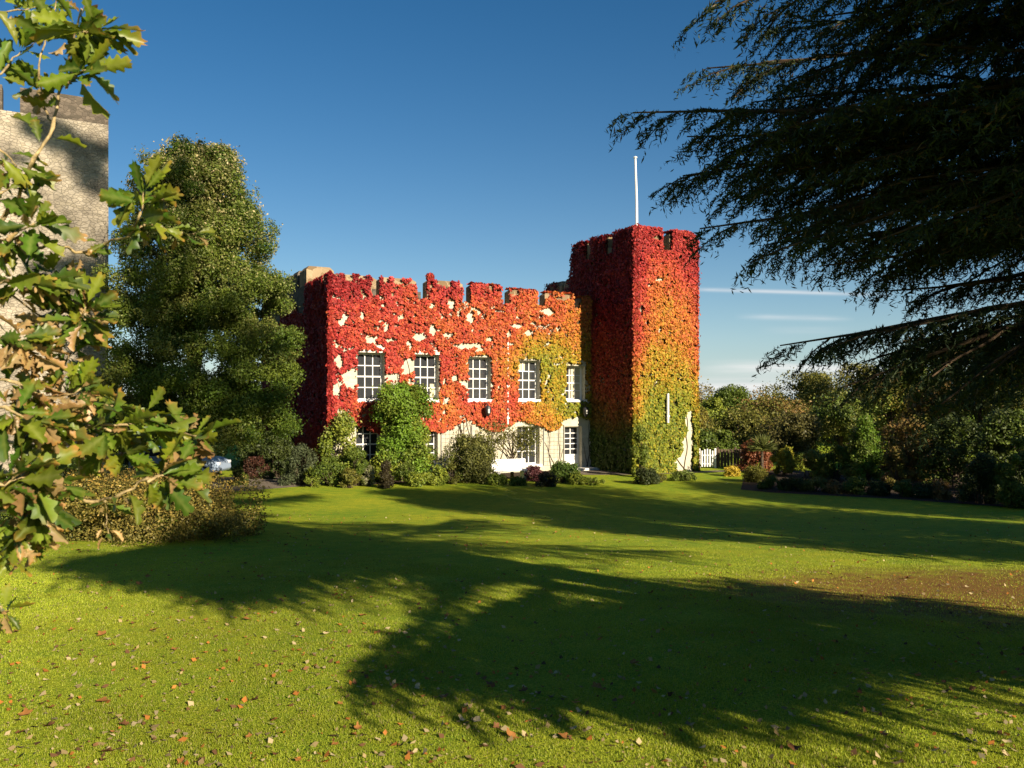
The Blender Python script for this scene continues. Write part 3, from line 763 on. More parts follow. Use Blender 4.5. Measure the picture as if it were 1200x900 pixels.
def tree(name, label, cat, base, H, W, pal, n, leaf, k=26, prof=None, trunk_r=None, group=None, h0=0.2, rc=None, mat_t=None, tipcol=None, limbs=True, depth=None, shell=0.22, crown_name='crown', stem_name='trunk', spread=0.5, aspect=0.6, flat=1.0, upb=0.25, cull=0.3, inner=0.25, multi=False):
    base = np.array(base, float)
    prof = prof or (lambda q: math.sqrt(max(0, 1-((q-0.55)/0.52)**2)))
    e = empty(name, base, label, cat, group)
    rc = rc or W*0.38
    C, Rr = profile_clumps(base, H, W, prof, k, rc, h0, depth, inner)
    crown(C, Rr, n, leaf, pal, e, crown_name, tipcol=tipcol, shell=shell, spread=spread, aspect=aspect, flat=flat, upb=upb, cull=cull)
    mb = MB(); tr = trunk_r or H*0.022+0.03
    lean = rng.normal(size=2)*0.02*H
    pts = [base-UP*0.1, base+UP*H*0.25+np.array([lean[0]*.3, lean[1]*.3, 0]), base+UP*H*0.55+np.array([lean[0], lean[1], 0]), base+UP*H*0.78+np.array([lean[0]*1.3, lean[1], 0])]
    if multi:                                  # several thin stems fanning from the ground
        for c in C[:18]:
            b2 = base + np.array([rng.normal()*0.12*W, rng.normal()*0.12*W, -0.05])
            mb.tube([b2, (b2+c)/2+UP*0.06*H+rng.normal(size=3)*0.03*W, c], [0.014+0.004*H, 0.010+0.002*H, 0.004], 5)
        limbs = False
    else:
        mb.tube(pts, [tr*1.25, tr, tr*0.6, tr*0.2], 8)
    if limbs:
        for c in C[:14]:
            z = base[2] + (c[2]-base[2])*(0.3+0.35*rng.random())
            st_ = base*1.0; st_[2] = z; st_[:2] += lean*0.4
            mid = (st_+c)/2 + UP*0.08*H*rng.random()
            mb.tube([st_, mid, c], [tr*0.42, tr*0.28, tr*0.08], 5)
    mb.build(stem_name, mat_t or M_bark, e)
    return e
def shrub(label, px, ytop, halfw, Y, pal, n, leaf, name='shrub', cat='shrub', ybot=None, prof=None, k=12, rc=None, group=None, tipcol=None, aspect=0.6, spread=0.55, flat=1.0, H=None, h0=0.12, depth=None, upb=0.25):
    b = P(px, 467, Y); b[2] = gz(b[0], Y)
    H = H or (EYE+(467-ytop)/FPX*Y - b[2]); W = halfw/FPX*Y
    prof = prof or (lambda q: math.sqrt(max(0.05, 1-max(0, (q-0.35)/0.66)**2)))
    return tree(name, label, cat, b, H, W, pal, int(n*1.25), leaf, int(k*1.6), prof, 0.02+H*0.012, group, h0*0.6, rc or min(W*0.36, H*0.36), M_bark, tipcol, True, depth, 0.40, 'foliage', 'stems', spread, aspect, flat, upb, 0.18, 0.15, True)
OLV = [(0.11, 0.12, 0.02), (0.18, 0.165, 0.03)]; DKG = [(0.032, 0.05, 0.010), (0.07, 0.09, 0.018)]; MDG = [(0.07, 0.11, 0.014), (0.13, 0.17, 0.022)]
YGN = [(0.12, 0.17, 0.02), (0.24, 0.27, 0.03)]; BRN = [(0.18, 0.11, 0.03), (0.24, 0.15, 0.045)]; RDB = [(0.20, 0.06, 0.025), (0.26, 0.10, 0.04)]; GLD = [(0.26, 0.20, 0.04), (0.36, 0.26, 0.06)]
BRG = [(0.10, 0.19, 0.015), (0.17, 0.28, 0.025)]; OCH = [(0.24, 0.19, 0.035), (0.17, 0.16, 0.025)]

# the tall tree between stone tower and castle
bx, by = -12.0, 31.0
rng = np.random.default_rng(40)
_pq = lambda q: float(np.interp(q, [0.1, 0.2, 0.37, 0.54, 0.68, 0.80, 0.90, 0.97, 1.0], [0.95, 1.0, 1.0, 0.95, 0.86, 0.72, 0.54, 0.36, 0.22]))
LTREE = [(0.045, 0.085, 0.008), (0.08, 0.125, 0.012), (0.13, 0.165, 0.02), (0.07, 0.115, 0.013), (0.17, 0.175, 0.035)]
tree('broadleaf_tree', 'tall dense green tree with pale tipped crown left of the castle', 'tree', (bx, by, gz(bx, by)), 13.4, 3.95,
     LTREE, 520000, 0.095, 520, _pq, 0.22, None, 0.17, 0.62, tipcol=(0.68, 0.52, 0.28), shell=0.34, spread=0.7, aspect=0.55, flat=0.75, cull=0.24, inner=0.0)

# shrubs at the foot of the castle
shrub('grey green feathery shrub at the left end of the castle bed', 352, 520, 22, 35.2, [(0.07, 0.09, 0.04), (0.12, 0.14, 0.06)], 7000, 0.10, aspect=0.3)
shrub('low dark rounded bush right of the feathery grey shrub', 388, 536, 24, 34.6, MDG, 6000, 0.08)
shrub('leafy yellow green rose bush climbing the castle corner', 398, 484, 32, 36.0, YGN, 11000, 0.12, k=16, name='rose_bush', tipcol=(0.5, 0.45, 0.15))
shrub('small green bush below the ground floor window at left', 418, 525, 18, 34.8, MDG, 5000, 0.09)
shrub('tall bright green bush reaching the upper windows', 473, 450, 44, 36.6, BRG+YGN, 36000, 0.11, k=46, prof=lambda q: 0.84+0.16*math.sin(q*7.5+0.4) if q < 0.86 else max(0.25, 0.9-(q-0.86)*4), rc=0.45, h0=0.06)
shrub('small dark brown bush in front of the tall green bush', 453, 540, 13, 33.8, [(0.035, 0.028, 0.012), (0.05, 0.04, 0.015)], 4500, 0.07)
shrub('low pale leafed plant between brown bush and olive shrub', 490, 550, 22, 34.8, YGN, 3500, 0.09, H=0.55)
shrub('round olive shrub with yellow flecks under the trellis', 552, 507, 37, 36.2, [(0.08, 0.09, 0.02), (0.14, 0.14, 0.03)], 16000, 0.09, k=22, tipcol=(0.34, 0.32, 0.08))
b = P(600, 467, 37.6); b[2] = 0
tree('small_tree', 'small spreading olive green tree before the ground floor windows', 'tree', b, 2.75, 1.5, [(0.10, 0.105, 0.02), (0.16, 0.15, 0.03)], 5200, 0.085, 16,
     lambda q: 1.0 if q > 0.55 else 0.4, 0.07, None, 0.55, 0.45, shell=0.5)
shrub('low purple leaved shrub beside the white bench', 626, 546, 12, 36.6, [(0.09, 0.03, 0.035), (0.12, 0.04, 0.04)], 2500, 0.08)
shrub('dark mound shrub at the lawn edge before the bench', 640, 553, 14, 34.4, [(0.06, 0.065, 0.03), (0.03, 0.03, 0.014)], 3500, 0.07)
shrub('green leafy bush below the glazed door', 660, 541, 20, 36.0, [(0.07, 0.12, 0.02), (0.13, 0.19, 0.03)], 5000, 0.10)
shrub('low pale green ground plant in front of the tower shade', 692, 558, 22, 35.3, YGN, 2500, 0.08, H=0.28)
shrub('dark rounded bush at the foot of the tower', 757, 549, 16, 35.4, [(0.03, 0.045, 0.014), (0.06, 0.075, 0.02)], 5000, 0.08)
shrub('yellow green climber foot spreading from the tower arris', 752, 500, 13, 38.6, [(0.10, 0.14, 0.02), (0.22, 0.25, 0.03)], 5000, 0.11)
shrub('low green plants along the tower base at right', 800, 553, 18, 37.0, [(0.09, 0.13, 0.02), (0.15, 0.18, 0.03)], 2600, 0.08, H=0.45)
for px_, yt_, hw_, Y_, pal_, as_, lab_ in [
  (366, 545, 10, 34.2, YGN, 0.3, 'small wispy pale plant between the feathery shrub and the dark bush'),
  (410, 548, 12, 33.9, OLV, 0.5, 'low olive cushion plant before the rose bush'),
  (432, 546, 9, 34.6, [(0.30, 0.28, 0.18), (0.16, 0.18, 0.05)], 0.5, 'small pale flowered plant left of the brown bush'),
  (478, 540, 12, 34.9, MDG, 0.35, 'tufted green plant under the tall bright bush'),
  (512, 545, 13, 35.1, YGN, 0.6, 'bright leafy plant left of the olive shrub foot'),
  (530, 536, 14, 35.6, OLV+MDG, 0.4, 'loose green plant leaning on the olive shrub'),
  (584, 556, 12, 35.0, YGN, 0.5, 'low yellow green plant in front of the white bench'),
  (606, 559, 12, 34.8, MDG, 0.35, 'tufted plant at the right foot of the bench'),
  (676, 553, 12, 35.3, YGN, 0.5, 'pale green plant right of the leafy bush by the door'),
  (775, 556, 9, 36.2, OLV, 0.3, 'small tufted plant right of the dark tower bush')]:
    shrub(lab_, px_, yt_, hw_, Y_, pal_, 2200, 0.09, name='bed_plant', cat='plant', aspect=as_, group='small plants in the castle bed', spread=0.9)
# white garden seat
c = P(598, 467, 36.9); c[2] = 0
seat = empty('garden_bench', c, 'long white stone garden bench among the shrubs', 'bench')
mb = MB(); mb.box(c+D*-0.95-NN*-0.25+UP*0.42, D*1.9, -NN*0.5, UP*0.12); mb.build('seat_slab', M_white, seat, bevel=0.03)
mb = MB(); mb.box(c+D*-0.9-NN*0.18+UP*0.542, D*1.8, -NN*0.1, UP*0.42); mb.build('backrest', M_white, seat, bevel=0.04)
for sx in (-0.75, 0.6):
    mb = MB(); mb.box(c+D*sx+NN*0.2, D*0.16, -NN*0.4, UP*0.418); mb.build('leg', M_white, seat, bevel=0.015)
# gravel in front of the castle, drive to the left
poly_sheet('gravel_drive', [tuple(F(-30, 4.2, 0)[:2]), tuple(F(-5, 2.2, 0)[:2]), tuple(F(0, 1.0, 0)[:2]), tuple(F(0, -4, 0)[:2]), tuple(F(-30, -6, 0)[:2])], M_gravel, 0.004)
poly_sheet('path', [tuple(F(11.2, 2.4, 0)[:2]), tuple(F(13.9, 3.9, 0)[:2]), tuple(F(21, 5.0, 0)[:2]), tuple(F(21, 4.2, 0)[:2]), tuple(F(17.9, 3.75, 0)[:2]), tuple(F(13.95, 3.7, 0)[:2]), tuple(F(13.95, 0.02, 0)[:2]), tuple(F(11.6, 0.02, 0)[:2])], M_gravel, 0.008)
poly_sheet('flower_bed', [tuple(F(0.2, 2.2, 0)[:2]), tuple(F(5, 2.2, 0)[:2]), tuple(F(11.0, 2.6, 0)[:2]), tuple(F(11.3, 0.02, 0)[:2]), tuple(F(0.2, 0.02, 0)[:2])], M_soil, 0.012)
# gate by the tower
c = P(829, 467, 43.5); c[2] = 0
gate = empty('garden_gate', c, 'small white timber gate to the right of the tower', 'gate')
mb = MB()
for k in range(5): mb.cbox(c[0]-0.28+k*0.14, c[1], 0.08, 0.07, 0.03, 0.85+0.1*math.sin(math.pi*k/4))
mb.build('pickets', M_white, gate)
mb = MB()
for z in (0.2, 0.65): mb.cbox(c[0], c[1]+0.04, z, 0.68, 0.035, 0.07)
mb.tube([(c[0]-0.28, c[1]+0.075, 0.25), (c[0]+0.28, c[1]+0.075, 0.7)], 0.03, 4)
mb.build('rails', M_white, gate)
for sx in (-0.42, 0.42):
    mb = MB(); mb.cbox(c[0]+sx, c[1]+0.02, 0, 0.09, 0.09, 1.05); mb.build('gatepost', M_white, gate)
# dark fence right of the gate
fen = empty('timber_fence', (c[0]+1.5, c[1], 0), 'low dark timber fence between the gate and the clipped bush', 'fence')
mb = MB()
for k in range(12): mb.cbox(c[0]+0.60+k*0.17, c[1], 0.06, 0.13, 0.03, 0.95)
mb.build('boards', M_wood, fen)
for k in range(3):
    mb = MB(); mb.cbox(c[0]+0.55+k*0.95, c[1]+0.075, 0, 0.1, 0.1, 1.1); mb.build('post', M_wood, fen)

# right-hand border, near to far
shrub('bright yellow shrub near the garden gate', 857, 547, 11, 39.0, [(0.42, 0.30, 0.03), (0.5, 0.38, 0.04)], 3000, 0.10)
shrub('round clipped golden green ball bush', 884, 547, 15, 36.3, [(0.14, 0.14, 0.02), (0.19, 0.18, 0.025)], 9000, 0.06, prof=lambda q: math.sqrt(max(0.0, 1-((q-0.5)/0.5)**2)), k=60, rc=0.22, name='clipped_bush', h0=0.1)
# cordyline
c = P(893, 467, 38.5); c[2] = 0
pl = empty('palm_like_plant', c, 'spiky palm like plant behind the clipped ball bush', 'plant')
mb = MB(); mb.tube([c, c+UP*0.8, c+UP*1.2], [0.09, 0.07, 0.06], 6); mb.build('stem', M_bark, pl)
n = 260; d = sph(n); d[:, 2] = np.abs(d[:, 2])*0.9-0.15; d = unit(d)
leaves('fronds', c+UP*1.35+d*0.38, np.cross(d, rng.normal(size=(n, 3))), 0.75, np.array([0.13, 0.15, 0.035])*(0.6+0.8*rng.random((n, 1))), M_leaf, pl, tdir=d, aspect=0.07)
WOOD = [  # px, ytop, halfwidth, Y, palette, label
 (856, 451, 24, 92, MDG, 'distant round green tree on the skyline right of the tower'),
 (833, 466, 26, 70, YGN, 'yellow green tree just right of the tower'),
 (815, 478, 22, 64, OCH, 'ochre tree partly hidden behind the tower'),
 (945, 438, 48, 78, OLV, 'broad olive tree rising behind the brown crowned tree'),
 (1005, 428, 46, 72, OLV, 'tall olive tree under the lowest cedar bough'),
 (905, 468, 45, 62, BRN+OLV, 'brownish broad tree behind the border'),
 (868, 480, 42, 54, OLV, 'flat topped olive tree right of the gate'),
 (930, 486, 46, 50, [(0.09, 0.085, 0.02), (0.12, 0.105, 0.03)], 'low spreading olive brown tree behind the red shrub'),
 (1062, 416, 48, 66, MDG, 'tall green tree below the cedar tips'),
 (1120, 402, 58, 60, YGN+OLV, 'tall yellow green tree at the right of the wood'),
 (1185, 400, 58, 56, MDG+BRG, 'tall bright green tree at the right edge of the wood'),
 (985, 458, 44, 52, MDG+OLV, 'mid green tree behind the pale young conifer'),
 (838, 505, 26, 46, MDG, 'bushy green tree directly beside the tower foot'),
 (1045, 450, 45, 46, OCH+MDG, 'green and ochre tree behind the conifer at right'),
 (1098, 448, 42, 42, BRN+DKG, 'rusty brown tree in the middle of the right wood'),
 (1150, 432, 48, 39, DKG+OLV, 'dark green tree near the right of the wood'),
 (1215, 422, 52, 36, DKG+OLV, 'very dark tree at the far right edge'),
 (1065, 488, 36, 37, BRN+OLV, 'low rusty olive tree behind the border'),
 (1120, 490, 42, 34, DKG+MDG, 'low dark evergreen tree at the right of the lawn'),
 (1185, 480, 45, 31, DKG+MDG, 'bushy dark tree over the right border'),
]
for px, yt, hw, Y, pal, lab in WOOD:
    b = P(px, 467, Y); b[2] = 0; H = EYE+(467-yt)/FPX*Y; W = hw/FPX*Y
    tree('broadleaf_tree', lab, 'tree', b, H, W, pal, int(11000+W*1800), 0.085+Y*0.0016, 34, lambda q: math.sqrt(max(0.02, 1-((q-0.5)/0.52)**2)), 0.12, 'trees of the right hand wood', 0.06, W*0.36, shell=0.25, spread=0.6)
shrub('red brown shrub behind the clipped ball bush', 886, 513, 20, 42.0, RDB, 7000, 0.11, tipcol=(0.3, 0.14, 0.05))
shrub('yellow green shrub right of the palm like plant', 918, 523, 16, 39.5, [(0.20, 0.22, 0.02), (0.34, 0.30, 0.03)], 5500, 0.11)
shrub('olive yellow shrub in the middle of the border', 950, 528, 20, 38.0, OCH+YGN, 6000, 0.10)
shrub('dark green shrub left of the young conifer', 980, 520, 18, 37.0, MDG, 6000, 0.10)
shrub('pale bright green young conifer in the border', 1014, 484, 30, 36.0, MDG+BRG, 15000, 0.10, name='young_conifer', cat='tree', prof=lambda q: max(0.12, 1.0-0.8*q), k=44, rc=0.30)
shrub('brown leaved shrub right of the young conifer', 1050, 524, 17, 34.0, OLV+BRN, 6000, 0.09)
shrub('dark glossy bush at the right of the border', 1150, 532, 26, 28.6, DKG, 8000, 0.08)
shrub('leafy bush at the right picture edge of the border', 1192, 505, 24, 27.5, MDG, 9000, 0.09)
lowp = [(905, 562, MDG), (930, 564, DKG), (955, 563, OLV), (982, 566, BRN), (1005, 564, MDG), (1030, 568, DKG), (1056, 566, MDG), (1082, 570, DKG), (1108, 568, BRN), (1132, 572, DKG), (1160, 572, DKG), (1188, 574, MDG)]
names_l = ['grey tufted', 'dark cushion', 'olive mounded', 'brown faded', 'broad leaved green', 'dark heathery', 'bright strappy', 'dark purple tinged', 'rusty seeded', 'dull green', 'blackish low', 'leafy green']
for (px, yt, pal), nm in zip(lowp, names_l):
    i = px-880; yb = 574+ (px-880)*0.058
    gx, gy = Gp(px, yb)
    gy += 0.6
    shrub(nm+' plant along the front of the right border, %s' % ('near the clipped ball' if px < 960 else 'below the young conifer' if px < 1050 else 'toward the right edge'), px, yt-4, 17, gy, pal, 3200, 0.075, name='border_plant', cat='plant', group='low plants along the right border', k=8)
poly_sheet('border_soil', [Gp(868, 574), Gp(905, 577.5), Gp(1050, 585), Gp(1230, 598), (22, 27), (22, 42), (12, 42)], M_soil, 0.010)
# far belt of woodland closing the horizon
def wood_belt(name, label, x0, x1, Y, hgt, pal, n):
    k = int((x1-x0)/2.2); C = []; Rr = []
    for i in range(k):
        x = x0+(x1-x0)*(i+rng.random())/k; y = Y+rng.random()*8; hh = hgt*(0.7+0.5*rng.random())
        for z in np.arange(0.6, hh, 1.6): C.append((x+rng.normal()*0.4, y+rng.normal(), z)); Rr.append(1.7)
    o = crown(C, Rr, n, 0.28, pal, None, name)
    props(o, label, 'woodland', None, 'stuff')
wood_belt('woodland', 'far belt of mixed woodland closing the view at right', 14, 75, 96, 5.0, OLV+BRN, 60000)
wood_belt('woodland', 'dark woodland belt far behind the stone tower and castle', -95, -10, 75, 5.0, DKG+MDG, 40000)
# trees left, behind the drive
LT = [(150, 430, 55, 44, 'dark tree behind the parked car at left'), (235, 455, 45, 47, 'dark tree behind the parked car at right'), (300, 490, 34, 42, 'dark bushy tree beside the castle side wall'), (60, 480, 60, 40, 'dark tree at the foot of the stone tower')]
for px, yt, hw, Y, lab in LT:
    b = P(px, 467, Y); b[2] = 0; H = EYE+(467-yt)/FPX*Y; W = hw/FPX*Y
    tree('broadleaf_tree', lab, 'tree', b, H, W, DKG, 15000, 0.14, 34, None, 0.14, 'dark trees behind the drive', 0.06, W*0.36)
shrub('reddish dark bush between drive and castle', 300, 535, 15, 38.0, [(0.09, 0.03, 0.02), (0.05, 0.03, 0.015)], 4000, 0.09)
shrub('small dark bush on the lawn edge by the drive', 278, 546, 12, 35.0, DKG+MDG, 6000, 0.07)
shrub('dark evergreen bush at the foot of the castle side wall', 325, 505, 26, 38.5, DKG, 9000, 0.10)
# golden hedge shrub in the middle distance, left
x, y = -8.0, 18.3
e = tree('golden_shrub', 'wide shrub with golden top and dark sides on the left lawn', 'shrub', (x, y, gz(x, y)-0.05), 1.5, 2.4, [(0.12, 0.12, 0.02), (0.20, 0.16, 0.035)], 60000, 0.055, 70,
         lambda q: 1.0 if q < 0.6 else math.sqrt(max(0.1, 1-((q-0.6)/0.42)**2)), 0.05, None, 0.10, 0.42, tipcol=(0.75, 0.45, 0.10), crown_name='foliage', stem_name='stems', depth=0.7, cull=0.08)  # tip colour: own gold with the sunlit top put into it
x, y = -10.6, 19.2
tree('evergreen_bush', 'dark tangled bush left of the golden shrub', 'shrub', (x, y, gz(x, y)-0.05), 1.9, 1.9, DKG+MDG, 40000, 0.07, 50, lambda q: math.sqrt(max(0.1, 1-((q-0.3)/0.72)**2)), 0.07, None, 0.06, 0.6, crown_name='foliage', stem_name='stems')

# ------------------------------------------------------------------ parked car
def car(x, y, L=4.2):
    e = empty('parked_car', (x, y, 0), 'silver blue hatchback parked on the gravel drive beneath the trees', 'car')
    M_body = plain('car_paint', (0.30, 0.38, 0.50), 0.25, 0.6, 0.02, 3); M_tyre = plain('tyre_rubber', (0.015, 0.015, 0.015), 0.8)
    M_rim = plain('alloy_rim', (0.55, 0.55, 0.56), 0.3, 0.5, 0.05, 5, 0, 0.9)
    M_lens = plain('lamp_lens', (0.7, 0.72, 0.75), 0.15, 0.6, 0.02)
    prof = [(-2.1, 0.35), (-2.12, 0.7), (-2.0, 0.95), (-1.75, 1.02), (-1.55, 1.36), (-1.1, 1.46), (0.1, 1.47), (0.75, 1.02), (1.7, 0.90), (2.05, 0.72), (2.1, 0.4), (2.0, 0.28), (1.75, 0.26), (-1.8, 0.26)]
    vs = []
    for side in (-1, 1):
        for px, pz in prof:
            w = 0.84 if pz < 1.0 else 0.84-(pz-1.0)*0.42
            vs.append((x+px, y+side*w, pz))
    k = len(prof)
    mb = MB(); mb.add(vs, [tuple(range(k)), tuple(range(k, 2*k))[::-1]]+[(i, k+i, k+(i+1) % k, (i+1) % k) for i in range(k)])
    body = mb.build('body', M_body, e, bevel=0.05)
    for side in (-1, 1):
        for poly in ([(-1.42, 1.04), (-1.28, 1.34), (-0.45, 1.37), (-0.45, 1.04)], [(-0.38, 1.04), (-0.38, 1.37), (0.05, 1.37), (0.55, 1.04)]):
            mb = MB(); pts = [(x+a, y+side*(0.845-(c_-1.0)*0.42+0.004), c_) for a, c_ in poly]
            pts2 = [(p_[0], p_[1]-side*0.01, p_[2]) for p_ in pts]
            mb.add(pts+pts2, [(0, 1, 2, 3), (7, 6, 5, 4), (0, 4, 5, 1), (1, 5, 6, 2), (2, 6, 7, 3), (3, 7, 4, 0)]); mb.build('side_window', M_glass, e)
    mb = MB(); mb.add([(x+0.14, y-0.6, 1.452), (x+0.14, y+0.6, 1.452), (x+0.74, y+0.7, 1.035), (x+0.74, y-0.7, 1.035)], [(0, 3, 2, 1)]); mb.build('windscreen', M_glass, e)
    for wx in (-1.35, 1.3):
        for side in (-1, 1):
            mb = MB(); mb.tube([(x+wx, y+side*0.68, 0.31), (x+wx, y+side*0.86, 0.31)], 0.31, 20); w = mb.build('wheel', M_tyre, e, bevel=0.02)
            mb = MB(); mb.tube([(x+wx, y+side*0.862, 0.31), (x+wx, y+side*0.88, 0.31)], [0.2, 0.18], 14); mb.build('rim', M_rim, w)
    for side in (-1, 1):
        mb = MB(); mb.box((x+1.9, y+side*0.68-0.14, 0.62), (0.19, 0, 0), (0, 0.28, 0), (0, 0, 0.14)); mb.build('headlight', M_lens, e, bevel=0.03)
        mb = MB(); mb.box((x+0.45, y+side*0.92-0.07, 1.0), (0.12, 0, 0), (0, 0.14, 0), (0, 0, 0.12)); mb.build('wing_mirror', M_body, e, bevel=0.03)
car(-15.6, 38.6)

# ------------------------------------------------------------------ cedar
CX, CY = 7.2, 4.6
rng = np.random.default_rng(101)
def spray(o, d, ln, side, acc, wood, dens, tw, twl=0.19):
    """one side branch: drooping, with twigs full of needle tufts"""
    dr = 0.25+0.3*rng.random()
    if ln > 0.35 and rng.random() < 0.8:
        wood.tube([o, o+d*ln*0.5-UP*dr*ln*0.2, o+d*ln-UP*dr*ln*0.8], [0.008+0.005*ln, 0.006, 0.002], 4, cap=False)
    nt = max(4, int(ln/(0.026 if dens > 0.65 else 0.042)*dens))
    q = (np.arange(nt)+rng.random(nt))/nt
    pts = o + d*(ln*q)[:, None] - UP*(dr*ln*0.8*q**2)[:, None]
    perp = unit(np.cross(d, UP))
    tl = twl*(0.45+0.9*rng.random(nt))*(1.15-0.6*q)
    sg2 = np.where(rng.random(nt) < 0.5, 1, -1)
    td = unit(d*0.7 + perp*(sg2*0.6)[:, None] + rng.normal(size=(nt, 3))*0.22 - UP*0.5)
    m_ = 9
    for j in range(m_):
        r_ = (j+rng.random(nt))/m_
        pp = pts + td*(tl*r_)[:, None] - UP*(0.35*tl*r_**2)[:, None] + rng.normal(size=(nt, 3))*0.006
        nd_ = unit(td*0.8+rng.normal(size=(nt, 3))*0.65 - UP*0.15)
        acc[0].append(pp); acc[1].append(nd_); acc[2].append(np.full(nt, tw*(1.0 if dens > 0.65 else 1.9)))
def needle_bough(p0, p1, width, dens, acc, wood, depth=0, tw=0.062, bare=0.16):
    p0 = np.array(p0, float); p1 = np.array(p1, float); L = np.linalg.norm(p1-p0)
    ax = (p1-p0)/L; side = unit(np.cross(ax, UP)); ph = rng.random()*6; am = 0.035*L
    rise = -0.045*L if depth == 0 else 0.02*L
    def axis(t): return p0+(p1-p0)*t + UP*(rise*math.sin(math.pi*t)+am*0.5*math.sin(t*7+ph)*t*(1-t)*3) + side*am*math.sin(t*5+ph)*(1-t)
    ts = np.linspace(0, 1, 10)
    wood.tube([axis(t) for t in ts], [0.006+(0.0105 if depth == 0 else 0.008)*L*(1-t)**1.1 for t in ts], 6)
    ns = max(5, int(L/0.135*dens))
    for i in range(ns):
        t = bare+(1-bare)*(i+rng.random())/ns
        o = axis(t); sg = 1 if i % 2 else -1
        ln = width*(0.22+0.78*math.sin(math.pi*min(1, (1-t)*0.8+0.08)))*(0.45+0.75*rng.random())
        ang = R(50-16*t+rng.normal()*14)
        d = unit(ax*math.cos(ang)+side*sg*math.sin(ang)+UP*(rng.normal()*0.12+0.03))
        spray(o, d, ln, side, acc, wood, dens, tw)
    if depth == 0:
        nb = int(5+L)
        for i in range(nb):
            t = 0.2+0.68*(i+rng.random())/nb; o = axis(t); sg = 1 if i % 2 else -1
            ang = R(34+rng.normal()*9); d = unit(ax*math.cos(ang)+side*sg*math.sin(ang)+UP*rng.normal()*0.09)
            l2 = L*(0.16+0.20*rng.random())*(1.1-0.5*t)*1.3*min(1.0, (1-t)*2.4)
            needle_bough(o, o+d*l2-UP*0.12*l2, width*0.55, dens, acc, wood, 1, tw, 0.1)
def cedar(name, label, cx, cy, H, boughs, wild, trunk_r=0.5):
    b = np.array([cx, cy, gz(cx, cy)]); e = empty(name, b, label, 'tree')
    acc = ([], [], []); wood = MB()
    wood.tube([b-UP*0.2, b+UP*0.6, b+UP*H*0.5, b+UP*H*0.97], [trunk_r*1.35, trunk_r, trunk_r*0.62, 0.05], 12)
    wood.build('trunk', M_cbark, e, smooth=True)
    wood = MB()
    for p1, zb, w, dn in boughs: needle_bough((cx, cy, zb), p1, w, dn, acc, wood)
    for az, z, L, rise, w, dn in wild:
        p1 = (cx+math.cos(az)*L, cy+math.sin(az)*L, z+rise)
        needle_bough((cx, cy, z), p1, w, dn, acc, wood)
    wood.build('branches', M_cbark, e)
    pos = np.concatenate(acc[0]); td = np.concatenate(acc[1]); sz = np.concatenate(acc[2])
    n = len(pos)
    nrm = unit(rng.normal(size=(n, 3))+UP*0.6)
    k = rng.random((n, 1)); col = np.array([0.014, 0.030, 0.013])*(1-k)+np.array([0.040, 0.056, 0.016])*k
    brown = rng.random(n) < 0.05; col[brown] = (0.12, 0.08, 0.03)
    leaves('needles', pos, nrm, sz*(0.7+0.6*rng.random(n)), col, M_needle, e, tdir=td, aspect=0.19, fold=0.05)
    open('/tmp/needles.txt', 'w').write(str(n)) if False else None
LIT = [Gp(*q) for q in [(380,600),(600,620),(800,640),(1000,652),(1150,665),(420,662),(540,672),(700,655),(90,745),(230,830),(200,860),(390,870),(560,890),(660,893),(760,897),(1160,875)]]
LIT = [np.array([x, y, gz(x, y)]) for x, y in LIT]+[np.array(q) for q in ((-7.2, 18.2, 1.8), (-8.0, 18.2, 1.9), (-6.6, 18.2, 1.6))]
SV = np.array(SUNV)
GAPS = [np.array([x, y, gz(x, y)]) for x, y in [Gp(*q) for q in [(860,775),(960,785),(1060,835),(1130,805),(640,700),(1100,870)]]]
def tipb(px, py, Y, px2, py2, w=0.85, dn=1.0):
    p1 = P(px, py, Y)
    tpx = 600+FPX*CX/CY; pyb = py + (py2-py)/(px2-px)*(tpx-px)
    zb = EYE+(467-pyb)/FPX*CY
    return (p1, zb, w, dn)
B = [tipb(742, 132, 7.0, 1200, 50), tipb(838, 2, 6.4, 1200, -110), tipb(828, 80, 7.6, 1200, -20), tipb(805, 160, 7.4, 1200, 80), tipb(800, 206, 7.2, 1200, 110),
     tipb(820, 268, 6.8, 1200, 170, 0.7), tipb(905, 285, 7.8, 1200, 205, 0.75), tipb(960, 312, 7.0, 1200, 240, 0.6),
     tipb(914, 405, 7.2, 1200, 330, 0.75), tipb(985, 455, 6.6, 1200, 355, 0.7), tipb(1040, 405, 8.2, 1200, 360, 0.6, 0.8), tipb(860, -70, 8.0, 1200, -200, 1.1, 0.8),
     tipb(1110, 50, 9.0, 1200, 20, 0.9, 0.7), tipb(1060, 210, 5.9, 1200, 170, 0.8, 0.8), tipb(1100, 262, 6.2, 1200, 240, 0.7, 0.8),
     tipb(880, 120, 7.4, 1200, 50, 0.8), tipb(862, 232, 7.6, 1200, 140, 0.8), tipb(900, 40, 8.6, 1200, -40, 1.0, 0.8), tipb(1025, 342, 7.8, 1200, 300, 0.5), tipb(1120, 335, 6.8, 1200, 315, 0.45, 0.8), tipb(985, 235, 9.3, 1200, 175, 0.9, 0.7), tipb(900, 165, 8.6, 1200, 95, 0.9, 0.75),
     tipb(1010, 285, 8.4, 1200, 225, 0.7, 0.8), tipb(1130, 140, 8.5, 1200, 125, 0.8, 0.8), tipb(960, 20, 6.5, 1200, -40, 0.9, 0.8), tipb(1010, 425, 6.9, 1200, 345, 0.7)]
wild = []
NW = 90
